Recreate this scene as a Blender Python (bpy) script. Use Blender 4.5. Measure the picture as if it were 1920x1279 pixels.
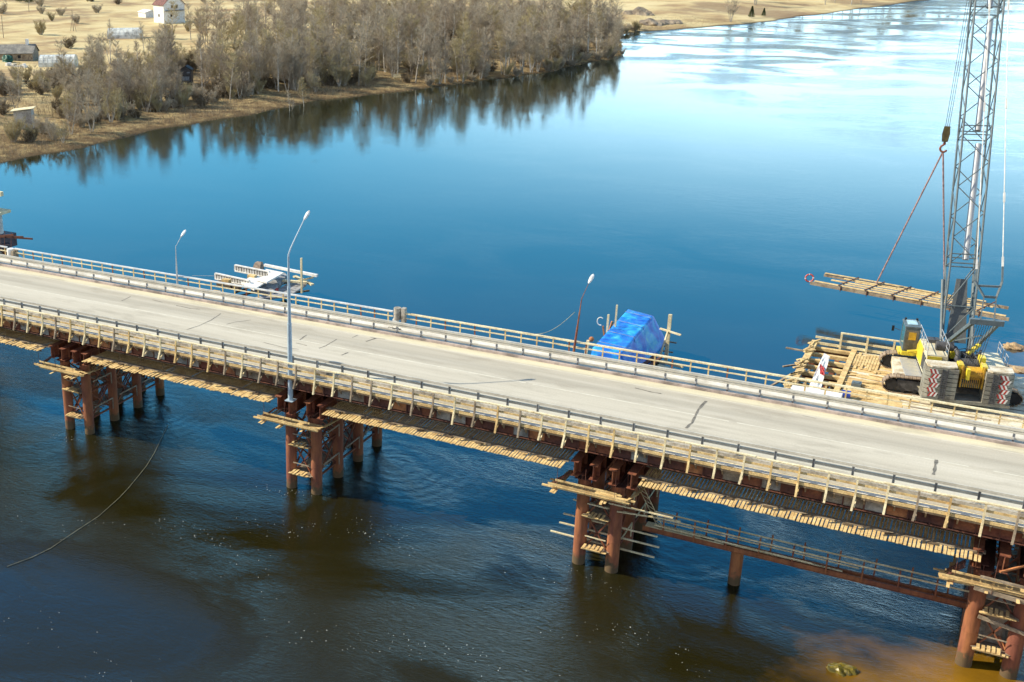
import bpy, bmesh, math, random
import numpy as np
from mathutils import Vector, Matrix
random.seed(7)
S = bpy.context.scene
COL = S.collection
for o in list(bpy.data.objects): bpy.data.objects.remove(o)

# ------------------------------------------------------------------ camera
RC = np.array([[0.8439174532545772, -0.161850725679041, 0.5114759766494182],
               [0.5359846155731918, 0.295047555654182, -0.7909914233235088],
               [-0.02288720081543891, 0.94167472223675, 0.3357452807399883]])
CP = np.array([75.0222, -82.9953, 49.2075])
F, PX, PY = 2186.75, 489.97, 635.46            # lens of the photograph, in its own pixels (1920 wide)
cam = bpy.data.cameras.new('camera'); camo = bpy.data.objects.new('camera', cam); COL.objects.link(camo)
M = Matrix.Identity(4)
for i in range(3):
    for j in range(3): M[i][j] = RC[i][j]
    M[i][3] = CP[i]
camo.matrix_world = M
cam.sensor_fit = 'HORIZONTAL'; cam.sensor_width = 36; cam.lens = F / 1920 * 36
cam.shift_x = (960 - PX) / 1920; cam.shift_y = (PY - 639.5) / 1920
cam.clip_start = .5; cam.clip_end = 20000
S.camera = camo

def at(u, v, z):                               # survey: photo pixel + known height -> place in the world
    d = RC @ np.array([(u - PX) / F, -(v - PY) / F, -1.0]); t = (z - CP[2]) / d[2]
    p = CP + t * d; return Vector((p[0], p[1], z))
def aty(u, v, y):
    d = RC @ np.array([(u - PX) / F, -(v - PY) / F, -1.0]); t = (y - CP[1]) / d[1]
    return Vector(CP + t * d)

# ------------------------------------------------------------------ world, sun, exposure
SD = Vector((17.5, 6.1, -13.4)).normalized()   # direction the sunlight travels
EL = math.asin(-SD.z); AZ = math.atan2(-SD.x, -SD.y)
W = bpy.data.worlds.new('World'); S.world = W; W.use_nodes = True
nt = W.node_tree; N = nt.nodes; Lk = nt.links
for n in list(N): N.remove(n)
def nn(nt, t, **k):
    n = nt.nodes.new(t)
    for a, b in k.items():
        if a == 'ins':
            for i, val in b.items(): n.inputs[i].default_value = val
        else: setattr(n, a, b)
    return n
out = nn(nt, 'ShaderNodeOutputWorld'); bg = nn(nt, 'ShaderNodeBackground', ins={1: 0.115})
sky = nn(nt, 'ShaderNodeTexSky'); sky.sky_type = 'NISHITA'; sky.sun_disc = False
sky.sun_elevation = EL; sky.sun_rotation = AZ; sky.air_density = 1.0; sky.dust_density = .6; sky.ozone_density = 3.0
tc = nn(nt, 'ShaderNodeTexCoord'); sep = nn(nt, 'ShaderNodeSeparateXYZ'); Lk.new(tc.outputs['Generated'], sep.inputs[0])
def mth(nt, op, a, b=None, c=None, clamp=False):
    n = nt.nodes.new('ShaderNodeMath'); n.operation = op; n.use_clamp = clamp
    for i, x in enumerate((a, b, c)):
        if x is None: continue
        if isinstance(x, (int, float)): n.inputs[i].default_value = x
        else: nt.links.new(x, n.inputs[i])
    return n.outputs[0]
def ramp(nt, fac, stops, interp='LINEAR'):
    n = nt.nodes.new('ShaderNodeValToRGB'); cr = n.color_ramp; cr.interpolation = interp
    while len(cr.elements) > 1: cr.elements.remove(cr.elements[-1])
    for i, (p, c) in enumerate(stops):
        e = cr.elements[0] if i == 0 else cr.elements.new(p)
        e.position = p; e.color = (*c, 1) if len(c) == 3 else c
    if fac is not None: nt.links.new(fac, n.inputs[0])
    return n.outputs[0]
def mixc(nt, f, a, b, mode='MIX'):
    n = nt.nodes.new('ShaderNodeMixRGB'); n.blend_type = mode
    for i, x in enumerate((f, a, b)):
        if isinstance(x, (int, float)): n.inputs[i].default_value = x
        elif isinstance(x, tuple): n.inputs[i].default_value = (*x, 1)
        else: nt.links.new(x, n.inputs[i])
    return n.outputs[0]
# clouds: a bright low bank to the north-east, thin veil high up behind the bridge
mp = nn(nt, 'ShaderNodeMapping'); mp.inputs['Scale'].default_value = (1, 1, 3.2); Lk.new(tc.outputs['Generated'], mp.inputs[0])
cn = nn(nt, 'ShaderNodeTexNoise', ins={'Scale': 2.6, 'Detail': 7, 'Roughness': .55}); Lk.new(mp.outputs[0], cn.inputs[0])
azd = mth(nt, 'ADD', mth(nt, 'MULTIPLY', sep.outputs[0], .80), mth(nt, 'MULTIPLY', sep.outputs[1], .60))
azf = ramp(nt, azd, [(.08, (0, 0, 0)), (.42, (1, 1, 1))])
elf = ramp(nt, sep.outputs[2], [(0.0, (1, 1, 1)), (.12, (.92, .92, .92)), (.19, (.30, .30, .30)), (.25, (0, 0, 0))])
low = mth(nt, 'MULTIPLY', azf, elf)
lowc = mth(nt, 'MULTIPLY', low, mth(nt, 'ADD', mth(nt, 'MULTIPLY', cn.outputs[0], 1.4), .35), clamp=True)
hz = ramp(nt, sep.outputs[2], [(0.0, (.85,) * 3), (.16, (.66,) * 3), (.25, (.52,) * 3), (.36, (.40,) * 3), (.5, (.30,) * 3), (.8, (.05,) * 3)])
hi = mth(nt, 'MULTIPLY', ramp(nt, sep.outputs[2], [(.48, (0, 0, 0)), (.62, (1, 1, 1))]),
         ramp(nt, cn.outputs[0], [(.38, (0, 0, 0)), (.6, (1, 1, 1))]))
skyc = mixc(nt, 1.0, sky.outputs[0], (.86, .93, 1.0), 'MULTIPLY')
deep = ramp(nt, mth(nt, 'MULTIPLY_ADD', sep.outputs[1], .5, .5), [(.34, (0, 0, 0)), (.56, (1, 1, 1))])      # deepest blue opposite the sun's side
hzc = mixc(nt, deep, (6.2, 6.3, 6.4), ramp(nt, sep.outputs[2], [(0, (4.0, 8.4, 11.5)), (.17, (2.2, 7.9, 11.8)), (.27, (.7, 6.0, 10.8)), (.42, (.15, 4.2, 10.8)), (.50, (.3, 2.4, 5.4)), (.58, (.35, 1.4, 2.9)), (.75, (.35, .9, 1.6))]))
hzf = mixc(nt, deep, hz, ramp(nt, sep.outputs[2], [(0, (.9,) * 3), (.62, (.86,) * 3), (.9, (.6,) * 3)]))
c1 = mixc(nt, hzf, skyc, hzc)
c2 = mixc(nt, lowc, c1, (14.5, 18.5, 20.5))
c3 = mixc(nt, mth(nt, 'MULTIPLY', hi, .22), c2, (4.6, 5.2, 6.2))
Lk.new(c3, bg.inputs[0]); Lk.new(bg.outputs[0], out.inputs[0])

sl = bpy.data.lights.new('sun', 'SUN'); sl.energy = 5.0; sl.angle = math.radians(.5); sl.color = (1, .89, .70)
so = bpy.data.objects.new('sun', sl); COL.objects.link(so); so.location = (-200, -80, 200)
so.rotation_euler = SD.to_track_quat('-Z', 'Y').to_euler()
S.view_settings.view_transform = 'Standard'; S.view_settings.look = 'None'
S.view_settings.exposure = 0.55; S.view_settings.gamma = 1
S.render.engine = 'CYCLES'
S.cycles.max_bounces = 5; S.cycles.caustics_reflective = False; S.cycles.caustics_refractive = False
S.cycles.sample_clamp_indirect = 6

# ------------------------------------------------------------------ materials
MATS = {}
def pmat(name, base, rough=.7, var=.25, scale=3.0, metal=0, second=None, stretch=(1, 1, 1), bump=.0, bscale=None,
         thr=(.42, .62), coord='Object', spec=.4, detail=6):
    """weathered procedural surface: base colour, patches of a second colour, fine grain, bump"""
    if name in MATS: return MATS[name]
    m = bpy.data.materials.new(name); m.use_nodes = True; t = m.node_tree
    b = t.nodes['Principled BSDF']
    tcn = nn(t, 'ShaderNodeTexCoord'); mpn = nn(t, 'ShaderNodeMapping'); mpn.inputs['Scale'].default_value = stretch
    if coord == 'World':
        g = nn(t, 'ShaderNodeNewGeometry'); t.links.new(g.outputs['Position'], mpn.inputs[0])
    else: t.links.new(tcn.outputs['Object'], mpn.inputs[0])
    n1 = nn(t, 'ShaderNodeTexNoise', ins={'Scale': scale, 'Detail': detail, 'Roughness': .65}); t.links.new(mpn.outputs[0], n1.inputs[0])
    n2 = nn(t, 'ShaderNodeTexNoise', ins={'Scale': scale * 7.3, 'Detail': 3}); t.links.new(mpn.outputs[0], n2.inputs[0])
    sec = second or tuple(c * .45 for c in base)
    f = ramp(t, n1.outputs[0], [(thr[0], (0, 0, 0)), (thr[1], (1, 1, 1))])
    c = mixc(t, f, base, sec)
    g = ramp(t, n2.outputs[0], [(.25, (1 - var,) * 3), (.75, (1 + var,) * 3)])
    c = mixc(t, 1.0, c, g, 'MULTIPLY')
    t.links.new(c, b.inputs['Base Color']); b.inputs['Roughness'].default_value = rough; b.inputs['Metallic'].default_value = metal
    b.inputs['Specular IOR Level'].default_value = spec
    if bump:
        bn = nn(t, 'ShaderNodeBump', ins={'Strength': bump, 'Distance': .05}); t.links.new(n2.outputs[0], bn.inputs['Height'])
        t.links.new(bn.outputs[0], b.inputs['Normal'])
    MATS[name] = m; return m
def pilemat():
    m = pmat('rusty_pile_steel', (.19, .065, .04), .78, .25, .7, second=(.34, .135, .05), coord='World', stretch=(1, 1, .22), bump=.3, thr=(.38, .66))
    t = m.node_tree; b = t.nodes['Principled BSDF']; src = b.inputs['Base Color'].links[0].from_socket
    g = nn(t, 'ShaderNodeNewGeometry'); sp = nn(t, 'ShaderNodeSeparateXYZ'); t.links.new(g.outputs['Position'], sp.inputs[0])
    n = nn(t, 'ShaderNodeTexNoise', ins={'Scale': 1.6, 'Detail': 6, 'Roughness': .7}); t.links.new(g.outputs['Position'], n.inputs[0])
    f = ramp(t, mth(t, 'ADD', mth(t, 'MULTIPLY', sp.outputs[2], .30), mth(t, 'SUBTRACT', n.outputs[0], .5)), [(.16, (1, 1, 1)), (.30, (0, 0, 0))])
    c = mixc(t, mth(t, 'MULTIPLY', f, .85), src, (.085, .07, .035))
    f2 = ramp(t, n.outputs[0], [(.64, (0, 0, 0)), (.72, (1, 1, 1))]); c = mixc(t, mth(t, 'MULTIPLY', f2, .55), c, (.11, .045, .035)); t.links.new(c, b.inputs['Base Color']); return m
def wood(name, base, second, sc=1.2):
    return pmat(name, base, .85, .3, sc, second=second, thr=(.4, .65), bump=.2, coord='World', stretch=(1, 1, 1))
M_NEWWOOD = wood('fresh_timber', (.70, .53, .25), (.47, .31, .13))
M_PALEWOOD = wood('sun_bleached_timber', (.74, .66, .43), (.54, .44, .25))
M_GREYWOOD = wood('weathered_timber', (.34, .28, .20), (.17, .13, .09))
M_DARKWOOD = wood('dark_timber', (.15, .11, .07), (.08, .06, .04))
M_RUST = pmat('rusty_steel', (.16, .05, .03), .8, .3, .9, second=(.26, .10, .045), coord='World', bump=.2)
M_RUSTPILE = pilemat()
M_DARKRUST = pmat('dark_girder_steel', (.085, .035, .028), .8, .3, .7, second=(.16, .06, .035), coord='World')
M_ORANGE = pmat('orange_primer_panel', (.50, .21, .08), .8, .25, 1.3, second=(.28, .11, .05), coord='World')
M_GALV = pmat('galvanised_steel', (.46, .46, .45), .45, .12, 2.0, metal=.25, second=(.38, .40, .43), coord='World')
M_GALVW = pmat('pale_galvanised_rail', (.72, .69, .62), .5, .1, 1.0, metal=.1, second=(.50, .50, .48), coord='World')
M_BLUEGREY = pmat('blue_grey_paint', (.12, .15, .16), .5, .12, 1.5, second=(.085, .11, .12), coord='World')
M_POLE = pmat('pale_blue_pole_paint', (.36, .46, .54), .4, .08, 1.0, second=(.30, .39, .46), coord='World')
M_CONC = pmat('pale_concrete', (.68, .66, .60), .85, .12, .35, second=(.50, .47, .40), coord='World', bump=.2, detail=9)
M_CONCD = pmat('stained_concrete', (.42, .39, .33), .9, .3, .8, second=(.22, .19, .15), coord='World', bump=.3)
M_BEAM = pmat('dusty_barrier_beam', (.50, .48, .41), .6, .1, .8, second=(.40, .38, .32), coord='World')
M_WHITE = pmat('white_paint', (.78, .78, .75), .6, .08, 1.5, second=(.62, .60, .55), coord='World')
M_GLASSW = pmat('lamp_lens', (.85, .86, .86), .25, .03, 2)
M_YEL = pmat('crane_yellow_paint', (.74, .60, .04), .42, .08, 1.0, second=(.55, .42, .05), coord='World')
M_CREAM = pmat('cream_paint', (.70, .66, .48), .5, .1, .9, second=(.52, .45, .30), coord='World')
M_ORYEL = pmat('winch_orange_paint', (.62, .36, .03), .5, .15, 1.2, second=(.35, .2, .04), coord='World')
M_BLACK = pmat('black_rubber', (.025, .025, .027), .7, .3, 3)
M_STEELD = pmat('dark_steel', (.09, .09, .095), .6, .25, 2, coord='World')
M_CWT = pmat('counterweight_grey', (.25, .25, .21), .7, .15, .8, second=(.17, .155, .125), coord='World')
M_RED = pmat('red_paint', (.50, .05, .04), .55, .12, 3)
M_SLING = pmat('sling_webbing', (.42, .26, .24), .9, .1, 4)
M_ROPE = pmat('steel_rope', (.16, .16, .17), .6, .1, 4)
M_HEMP2 = pmat('wet_rope', (.27, .25, .16), .8, .2, 2)
M_HEMP = pmat('pale_floating_rope', (.42, .40, .27), .9, .2, 2)
M_CABG = bpy.data.materials.new('cab_glass'); M_CABG.use_nodes = True
b = M_CABG.node_tree.nodes['Principled BSDF']; b.inputs['Base Color'].default_value = (.06, .16, .17, 1); b.inputs['Roughness'].default_value = .06; b.inputs['Specular IOR Level'].default_value = .8

# ------------------------------------------------------------------ mesh builder
class MB:
    def __init__(s): s.v = []; s.f = []; s.mi = []; s.cur = 0
    def add(s, vs, fs):
        b = len(s.v); s.v += [tuple(p) for p in vs]
        for f in fs: s.f.append(tuple(b + i for i in f)); s.mi.append(s.cur)
        return s
    def box(s, x0, x1, y0, y1, z0, z1, T=None):
        vs = [Vector((x, y, z)) for z in (z0, z1) for y in (y0, y1) for x in (x0, x1)]
        if T is not None: vs = [T @ p for p in vs]
        return s.add(vs, [(0, 2, 3, 1), (4, 5, 7, 6), (0, 1, 5, 4), (2, 6, 7, 3), (0, 4, 6, 2), (1, 3, 7, 5)])
    def bar(s, a, b, w, h=None, up=(0, 0, 1)):
        a = Vector(a); b = Vector(b); h = h or w; d = b - a; L = d.length
        if L < 1e-6: return s
        d.normalize(); u = Vector(up)
        if abs(d.dot(u)) > .98: u = Vector((1, 0, 0))
        x = d.cross(u).normalized(); y = x.cross(d).normalized()
        vs = [p + x * (i * w / 2) + y * (j * h / 2) for p in (a, b) for (i, j) in ((-1, -1), (1, -1), (1, 1), (-1, 1))]
        return s.add(vs, [(0, 1, 2, 3)[::-1], (4, 5, 6, 7), (0, 1, 5, 4), (1, 2, 6, 5), (2, 3, 7, 6), (3, 0, 4, 7)])
    def tube(s, pts, r, n=8, cap=True):
        pts = [Vector(p) for p in pts]; rs = r if isinstance(r, (list, tuple)) else [r] * len(pts)
        base = len(s.v); prev = None
        for i, p in enumerate(pts):
            d = (pts[min(i + 1, len(pts) - 1)] - pts[max(i - 1, 0)]).normalized()
            if prev is None:
                u = Vector((0, 0, 1)) if abs(d.z) < .9 else Vector((1, 0, 0)); x = d.cross(u).normalized()
            else: x = (prev - d * prev.dot(d)).normalized()
            prev = x; y = d.cross(x)
            for k in range(n):
                a = 2 * math.pi * k / n; s.v.append(tuple(p + (x * math.cos(a) + y * math.sin(a)) * rs[i]))
        for i in range(len(pts) - 1):
            for k in range(n):
                s.f.append((base + i * n + k, base + i * n + (k + 1) % n, base + (i + 1) * n + (k + 1) % n, base + (i + 1) * n + k)); s.mi.append(s.cur)
        if cap:
            s.f.append(tuple(base + k for k in range(n))[::-1]); s.mi.append(s.cur)
            e = base + (len(pts) - 1) * n; s.f.append(tuple(e + k for k in range(n))); s.mi.append(s.cur)
        return s
    def prism(s, poly, axis_a, axis_b, T=None):
        """poly: list of Vectors (one end), shifted by vector axis_b-axis_a to make the other end"""
        n = len(poly); d = Vector(axis_b) - Vector(axis_a)
        vs = [Vector(p) for p in poly] + [Vector(p) + d for p in poly]
        if T is not None: vs = [T @ p for p in vs]
        return s.add(vs, [tuple(range(n))[::-1], tuple(range(n, 2 * n))] + [(i, (i + 1) % n, n + (i + 1) % n, n + i) for i in range(n)])
    def ibeam(s, a, b, w, h, t=.04, up=(0, 0, 1)):
        a = Vector(a); b = Vector(b); d = (b - a).normalized(); u = Vector(up); x = d.cross(u).normalized(); y = x.cross(d)
        s.bar(a + y * (h / 2 - t / 2), b + y * (h / 2 - t / 2), w, t, up); s.bar(a - y * (h / 2 - t / 2), b - y * (h / 2 - t / 2), w, t, up)
        s.bar(a, b, t, h - 2 * t - .004, up); return s
    def build(s, name, mats, parent=None, smooth=False, loc=None):
        me = bpy.data.meshes.new(name); me.from_pydata(s.v, [], s.f)
        if not isinstance(mats, (list, tuple)): mats = [mats]
        for m in mats: me.materials.append(m)
        if len(mats) > 1: me.polygons.foreach_set('material_index', s.mi)
        if smooth:
            me.polygons.foreach_set('use_smooth', [True] * len(me.polygons)); me.set_sharp_from_angle(angle=math.radians(40))
        me.update()
        bm = bmesh.new(); bm.from_mesh(me); bmesh.ops.recalc_face_normals(bm, faces=bm.faces); bm.to_mesh(me); bm.free()
        o = bpy.data.objects.new(name, me); COL.objects.link(o)
        if parent is not None:
            o.parent = parent; o.matrix_parent_inverse = Matrix.Identity(4)
            # parts are modelled in world space of an unrotated parent: shift back by its location
            if parent.type == 'EMPTY' and 'origin' in parent:
                org = Vector(parent['origin']); me.transform(Matrix.Translation(-org))
            elif parent.parent is not None and 'origin' in parent.parent:
                org = Vector(parent.parent['origin']); me.transform(Matrix.Translation(-org))
        if loc is not None: o.location = loc
        return o
def thing(name, label, cat, loc=(0, 0, 0), group=None):
    o = bpy.data.objects.new(name, None); COL.objects.link(o); o.location = loc; o.empty_display_size = .5
    o['label'] = label; o['category'] = cat; o['origin'] = tuple(loc)
    if group: o['group'] = group
    return o
def tag(o, label, cat, group=None):
    o['label'] = label; o['category'] = cat
    if group: o['group'] = group
    return o
def struct(o, kind='structure'): o['kind'] = kind; return o
def dup(root, loc, rz=0., scale=None, label=None, group=None):
    r = root.copy(); COL.objects.link(r); r.location = loc; r.rotation_euler = (0, 0, rz)
    if scale: r.scale = (scale,) * 3 if isinstance(scale, (int, float)) else scale
    if label: r['label'] = label
    if group: r['group'] = group
    for ch in list(root.children):
        c = ch.copy(); COL.objects.link(c); c.parent = r
        for g in ch.children:
            d = g.copy(); COL.objects.link(d); d.parent = c
    return r
R = random.uniform

# ================================================================== SETTING
# ---- shoreline of the far (left) bank, x of the water's edge as a function of y
SH = [(-1500, -230), (-400, -150), (-60, -124), (60, -118), (102, -112.5), (145, -108.5), (180, -102), (214, -95), (245, -82), (270, -69), (310, -57),
      (345, -50), (372, -52), (400, -62), (430, -72), (455, -70), (508, -35), (590, -8), (691, 25), (900, 95), (1300, 260), (2500, 900), (6000, 3000)]
SY = np.array([p[0] for p in SH], float); SX = np.array([p[1] for p in SH], float)
def shx(y): return float(np.interp(y, SY, SX)) + 1.3 * math.sin(y * .11) + .8 * math.sin(y * .31 + 1)
def hill(x, y):
    t = (shx(y) - x) * .9
    b = .5 * math.sin(x * .045 + y * .03) + .35 * math.sin(x * .11 - y * .07) + .25 * math.sin(x * .23 + y * .19)
    if t < 0: return max(-3.0, t * .16) - .25
    h = 1.0 * (1 - math.exp(-t / 2.5)) + 2.6 * (1 / (1 + math.exp(-(t - 34) / 9)) - .022) + min(t, 400) * .006 - .25
    return h + b * min(1, t / 30) * .55
xs = np.concatenate([-np.geomspace(1, 5000, 90)[::-1] * 1.0, []])
bm = MB()
ys = list(np.arange(-200, 80, 14)) + list(np.arange(80, 560, 4.5)) + list(np.arange(560, 900, 12)) + list(np.geomspace(900, 6000, 26))
ts = [-60, -30, -14, -7, -3.5, -1.5, -.6, -.2, .2, .6, 1.2, 2, 3, 4.5, 6] + list(np.arange(8, 120, 3.2)) + list(np.arange(120, 420, 9)) + list(np.geomspace(420, 6000, 16))
idx = {}
vs = []; fs = []
for j, y in enumerate(ys):
    for i, t in enumerate(ts):
        x = shx(y) - t; vs.append((x, y, hill(x, y)))
nt_ = len(ts)
for j in range(len(ys) - 1):
    for i in range(nt_ - 1):
        a = j * nt_ + i; fs.append((a, a + nt_, a + nt_ + 1, a + 1))
bm.add(vs, fs)
m = bpy.data.materials.new('dry_meadow_ground'); m.use_nodes = True; t = m.node_tree; b = t.nodes['Principled BSDF']
g = nn(t, 'ShaderNodeNewGeometry'); sp = nn(t, 'ShaderNodeSeparateXYZ'); t.links.new(g.outputs['Position'], sp.inputs[0])
n1 = nn(t, 'ShaderNodeTexNoise', ins={'Scale': .035, 'Detail': 9, 'Roughness': .62}); t.links.new(g.outputs['Position'], n1.inputs[0])
n2 = nn(t, 'ShaderNodeTexNoise', ins={'Scale': .22, 'Detail': 12, 'Roughness': .8}); t.links.new(g.outputs['Position'], n2.inputs[0])
c = ramp(t, n2.outputs[0], [(.28, (.085, .06, .038)), (.42, (.17, .125, .075)), (.52, (.30, .23, .125)), (.62, (.43, .345, .175)), (.78, (.52, .44, .24))])
n5 = nn(t, 'ShaderNodeTexNoise', ins={'Scale': .012, 'Detail': 10, 'Roughness': .7}); t.links.new(g.outputs['Position'], n5.inputs[0])
c2 = ramp(t, n1.outputs[0], [(.32, (.30, .19, .10)), (.44, (.50, .38, .20)), (.52, (.62, .51, .27)), (.64, (.68, .58, .33)), (.75, (.34, .26, .15))])
c2 = mixc(t, ramp(t, n5.outputs[0], [(.50, (0, 0, 0)), (.58, (.8,) * 3)]), c2, (.26, .18, .11))
inl = ramp(t, mth(t, 'MULTIPLY', sp.outputs[0], -.001), [(.13, (0, 0, 0)), (.20, (1, 1, 1))])
ynl = ramp(t, mth(t, 'MULTIPLY', sp.outputs[1], .001), [(.40, (0, 0, 0)), (.47, (1, 1, 1))])
c = mixc(t, mth(t, 'MULTIPLY', mth(t, 'MAXIMUM', inl, ynl), .8), c, c2)
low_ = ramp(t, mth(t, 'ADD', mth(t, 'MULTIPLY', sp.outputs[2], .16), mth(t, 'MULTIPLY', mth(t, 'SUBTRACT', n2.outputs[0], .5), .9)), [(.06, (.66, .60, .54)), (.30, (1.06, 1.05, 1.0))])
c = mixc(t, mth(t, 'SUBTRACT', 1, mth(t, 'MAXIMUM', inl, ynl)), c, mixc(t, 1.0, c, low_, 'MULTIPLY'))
wet = ramp(t, mth(t, 'MULTIPLY', sp.outputs[2], 1.0), [(.02, (1, 1, 1)), (.35, (0, 0, 0))])
c = mixc(t, wet, c, (.085, .06, .035))
t.links.new(c, b.inputs['Base Color']); b.inputs['Roughness'].default_value = .95; b.inputs['Specular IOR Level'].default_value = .1
bn = nn(t, 'ShaderNodeBump', ins={'Strength': .8, 'Distance': .5}); t.links.new(n2.outputs[0], bn.inputs['Height']); t.links.new(bn.outputs[0], b.inputs['Normal'])
M_GROUND = m
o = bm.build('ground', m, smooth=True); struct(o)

# ---- right bank (outside the picture, seen only by other cameras / reflections)
bm = MB(); vs = []; fs = []
ty = [-400, -150, 0, 60, 150, 300, 600, 1500, 6000]
def rbx(y): return 190 + max(0, y - 150) * .75 + (0 if y > -60 else 10)
for y in ty:
    for t_ in (-12, 0, 6, 20, 80, 3000): vs.append((rbx(y) + t_, y, [-1.5, 0.05, 1.2, 3.4, 5, 9][(-12, 0, 6, 20, 80, 3000).index(t_)]))
for j in range(len(ty) - 1):
    for i in range(5):
        a = j * 6 + i; fs.append((a, a + 1, a + 7, a + 6))
bm.add(vs, fs); struct(bm.build('terrain', M_GROUND, smooth=True))

# ---- river bed and water
bm = MB(); bm.add([(-2500, -1500, -6), (4000, -1500, -6), (4000, 6500, -6), (-2500, 6500, -6)], [(0, 1, 2, 3)])
struct(bm.build('riverbed', pmat('riverbed_silt', (.06, .04, .02), .9)))
m = bpy.data.materials.new('brown_river_water'); m.use_nodes = True; t = m.node_tree
for n in list(t.nodes): t.nodes.remove(n)
om = nn(t, 'ShaderNodeOutputMaterial'); g = nn(t, 'ShaderNodeNewGeometry'); P = g.outputs['Position']
sp = nn(t, 'ShaderNodeSeparateXYZ'); t.links.new(P, sp.inputs[0])
def noise(sc, det=3, rough=.5, stretch=(1, 1, 1), rot=0., dist=0.):
    mpp = nn(t, 'ShaderNodeMapping'); mpp.inputs['Scale'].default_value = stretch; mpp.inputs['Rotation'].default_value = (0, 0, rot)
    t.links.new(P, mpp.inputs[0])
    n = nn(t, 'ShaderNodeTexNoise', ins={'Scale': sc, 'Detail': det, 'Roughness': rough, 'Distortion': dist}); t.links.new(mpp.outputs[0], n.inputs[0]); return n.outputs[0]
# current: rough and boiling round the bridge, smooth upstream
near = ramp(t, mth(t, 'MULTIPLY_ADD', sp.outputs[1], .004, .30), [(.10, (.30,) * 3), (.22, (.42,) * 3), (.33, (.62,) * 3), (.39, (.30,) * 3), (.50, (.05,) * 3), (1, (.035,) * 3)])
patch = ramp(t, noise(.03, 5, .55, (1, 1.6, 1), .5, 1.2), [(.40, (.22, .22, .22)), (.60, (1, 1, 1))])
patch2 = ramp(t, noise(.03, 7, .62, (.8, 1.5, 1), .25, 1.0), [(.46, (0, 0, 0)), (.56, (1, 1, 1))])
wv = mth(t, 'ADD', mth(t, 'MULTIPLY', noise(.62, 6, .66, (1, 1.9, 1), .35, 1.0), .9), mth(t, 'MULTIPLY', noise(.15, 3, .5, (1, 1.6, 1), .2, 1.8), .8))
fine = noise(2.1, 5, .7, (1, 2.2, 1), .35, .6)
hgt = mth(t, 'ADD', wv, mth(t, 'MULTIPLY', fine, .75))
for (rx, ry, rr_, fr_q) in ((30.5, 9, 13, 4.2), (2.5, 8, 11, 4.6), (57, 7, 12, 4.6)):
    dn_ = nn(t, 'ShaderNodeVectorMath', operation='DISTANCE'); t.links.new(P, dn_.inputs[0]); dn_.inputs[1].default_value = (rx, ry, 0)
    dd_ = mth(t, 'ADD', dn_.outputs[1], mth(t, 'MULTIPLY', noise(.22, 3), 3.0))
    w_ = mth(t, 'MULTIPLY', mth(t, 'SINE', mth(t, 'MULTIPLY', dd_, fr_q)), ramp(t, mth(t, 'MULTIPLY', dn_.outputs[1], 1 / rr_), [(.0, (1,) * 3), (.45, (.7,) * 3), (1, (0,) * 3)]))
    hgt = mth(t, 'ADD', hgt, mth(t, 'MULTIPLY', w_, .20))
bst = mth(t, 'MULTIPLY', near, mth(t, 'MULTIPLY_ADD', patch, 1.1, .10))
farx = mth(t, 'ADD', sp.outputs[1], mth(t, 'MULTIPLY', sp.outputs[0], 1.2))
far = ramp(t, mth(t, 'MULTIPLY', farx, .001), [(.24, (0, 0, 0)), (.44, (1, 1, 1))])
bst = mth(t, 'ADD', bst, mth(t, 'MULTIPLY', mth(t, 'MULTIPLY', patch2, far), 1.0))
bn = nn(t, 'ShaderNodeBump', ins={'Distance': .42}); t.links.new(hgt, bn.inputs['Height']); t.links.new(mth(t, 'MULTIPLY', bst, .55), bn.inputs['Strength'])
# body colour: humic brown, orange where the bed comes up on the right
sh1 = nn(t, 'ShaderNodeVectorMath', operation='DISTANCE'); t.links.new(P, sh1.inputs[0]); sh1.inputs[1].default_value = (83, -10, 0)
shal = ramp(t, mth(t, 'ADD', mth(t, 'MULTIPLY', sh1.outputs[1], .02), mth(t, 'MULTIPLY', mth(t, 'SUBTRACT', noise(.25, 5), .5), .25)), [(.05, (1, 1, 1)), (.17, (.55, .55, .55)), (.32, (0, 0, 0))])
sh2 = nn(t, 'ShaderNodeVectorMath', operation='DISTANCE'); t.links.new(P, sh2.inputs[0]); sh2.inputs[1].default_value = (96, 66, 0)
shal2 = ramp(t, mth(t, 'ADD', mth(t, 'MULTIPLY', sh2.outputs[1], .02), mth(t, 'MULTIPLY', mth(t, 'SUBTRACT', noise(.3, 5, .6), .5), .5)), [(.15, (1, 1, 1)), (.46, (0, 0, 0))])
body = mixc(t, patch, (.013, .0115, .003), (.018, .016, .005))
body = mixc(t, mth(t, 'MULTIPLY', shal, .95), body, (.40, .20, .012))
body = mixc(t, mth(t, 'MULTIPLY', shal2, .7), body, (.17, .12, .10))
df = nn(t, 'ShaderNodeBsdfDiffuse'); t.links.new(body, df.inputs[0]); t.links.new(bn.outputs[0], df.inputs['Normal'])
gl = nn(t, 'ShaderNodeBsdfGlossy', ins={'Roughness': .014}); gl.inputs[0].default_value = (.82, .95, 1, 1); t.links.new(bn.outputs[0], gl.inputs['Normal'])
fr = nn(t, 'ShaderNodeFresnel', ins={'IOR': 1.52}); t.links.new(bn.outputs[0], fr.inputs['Normal'])
mx = nn(t, 'ShaderNodeMixShader'); t.links.new(fr.outputs[0], mx.inputs[0]); t.links.new(df.outputs[0], mx.inputs[1]); t.links.new(gl.outputs[0], mx.inputs[2])
t.links.new(mx.outputs[0], om.inputs[0])
bm = MB(); bm.add([(-1800, -1500, 0), (3900, -1500, 0), (3900, 6400, 0), (-1800, 6400, 0)], [(0, 1, 2, 3)])
struct(bm.build('water', m))

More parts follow.
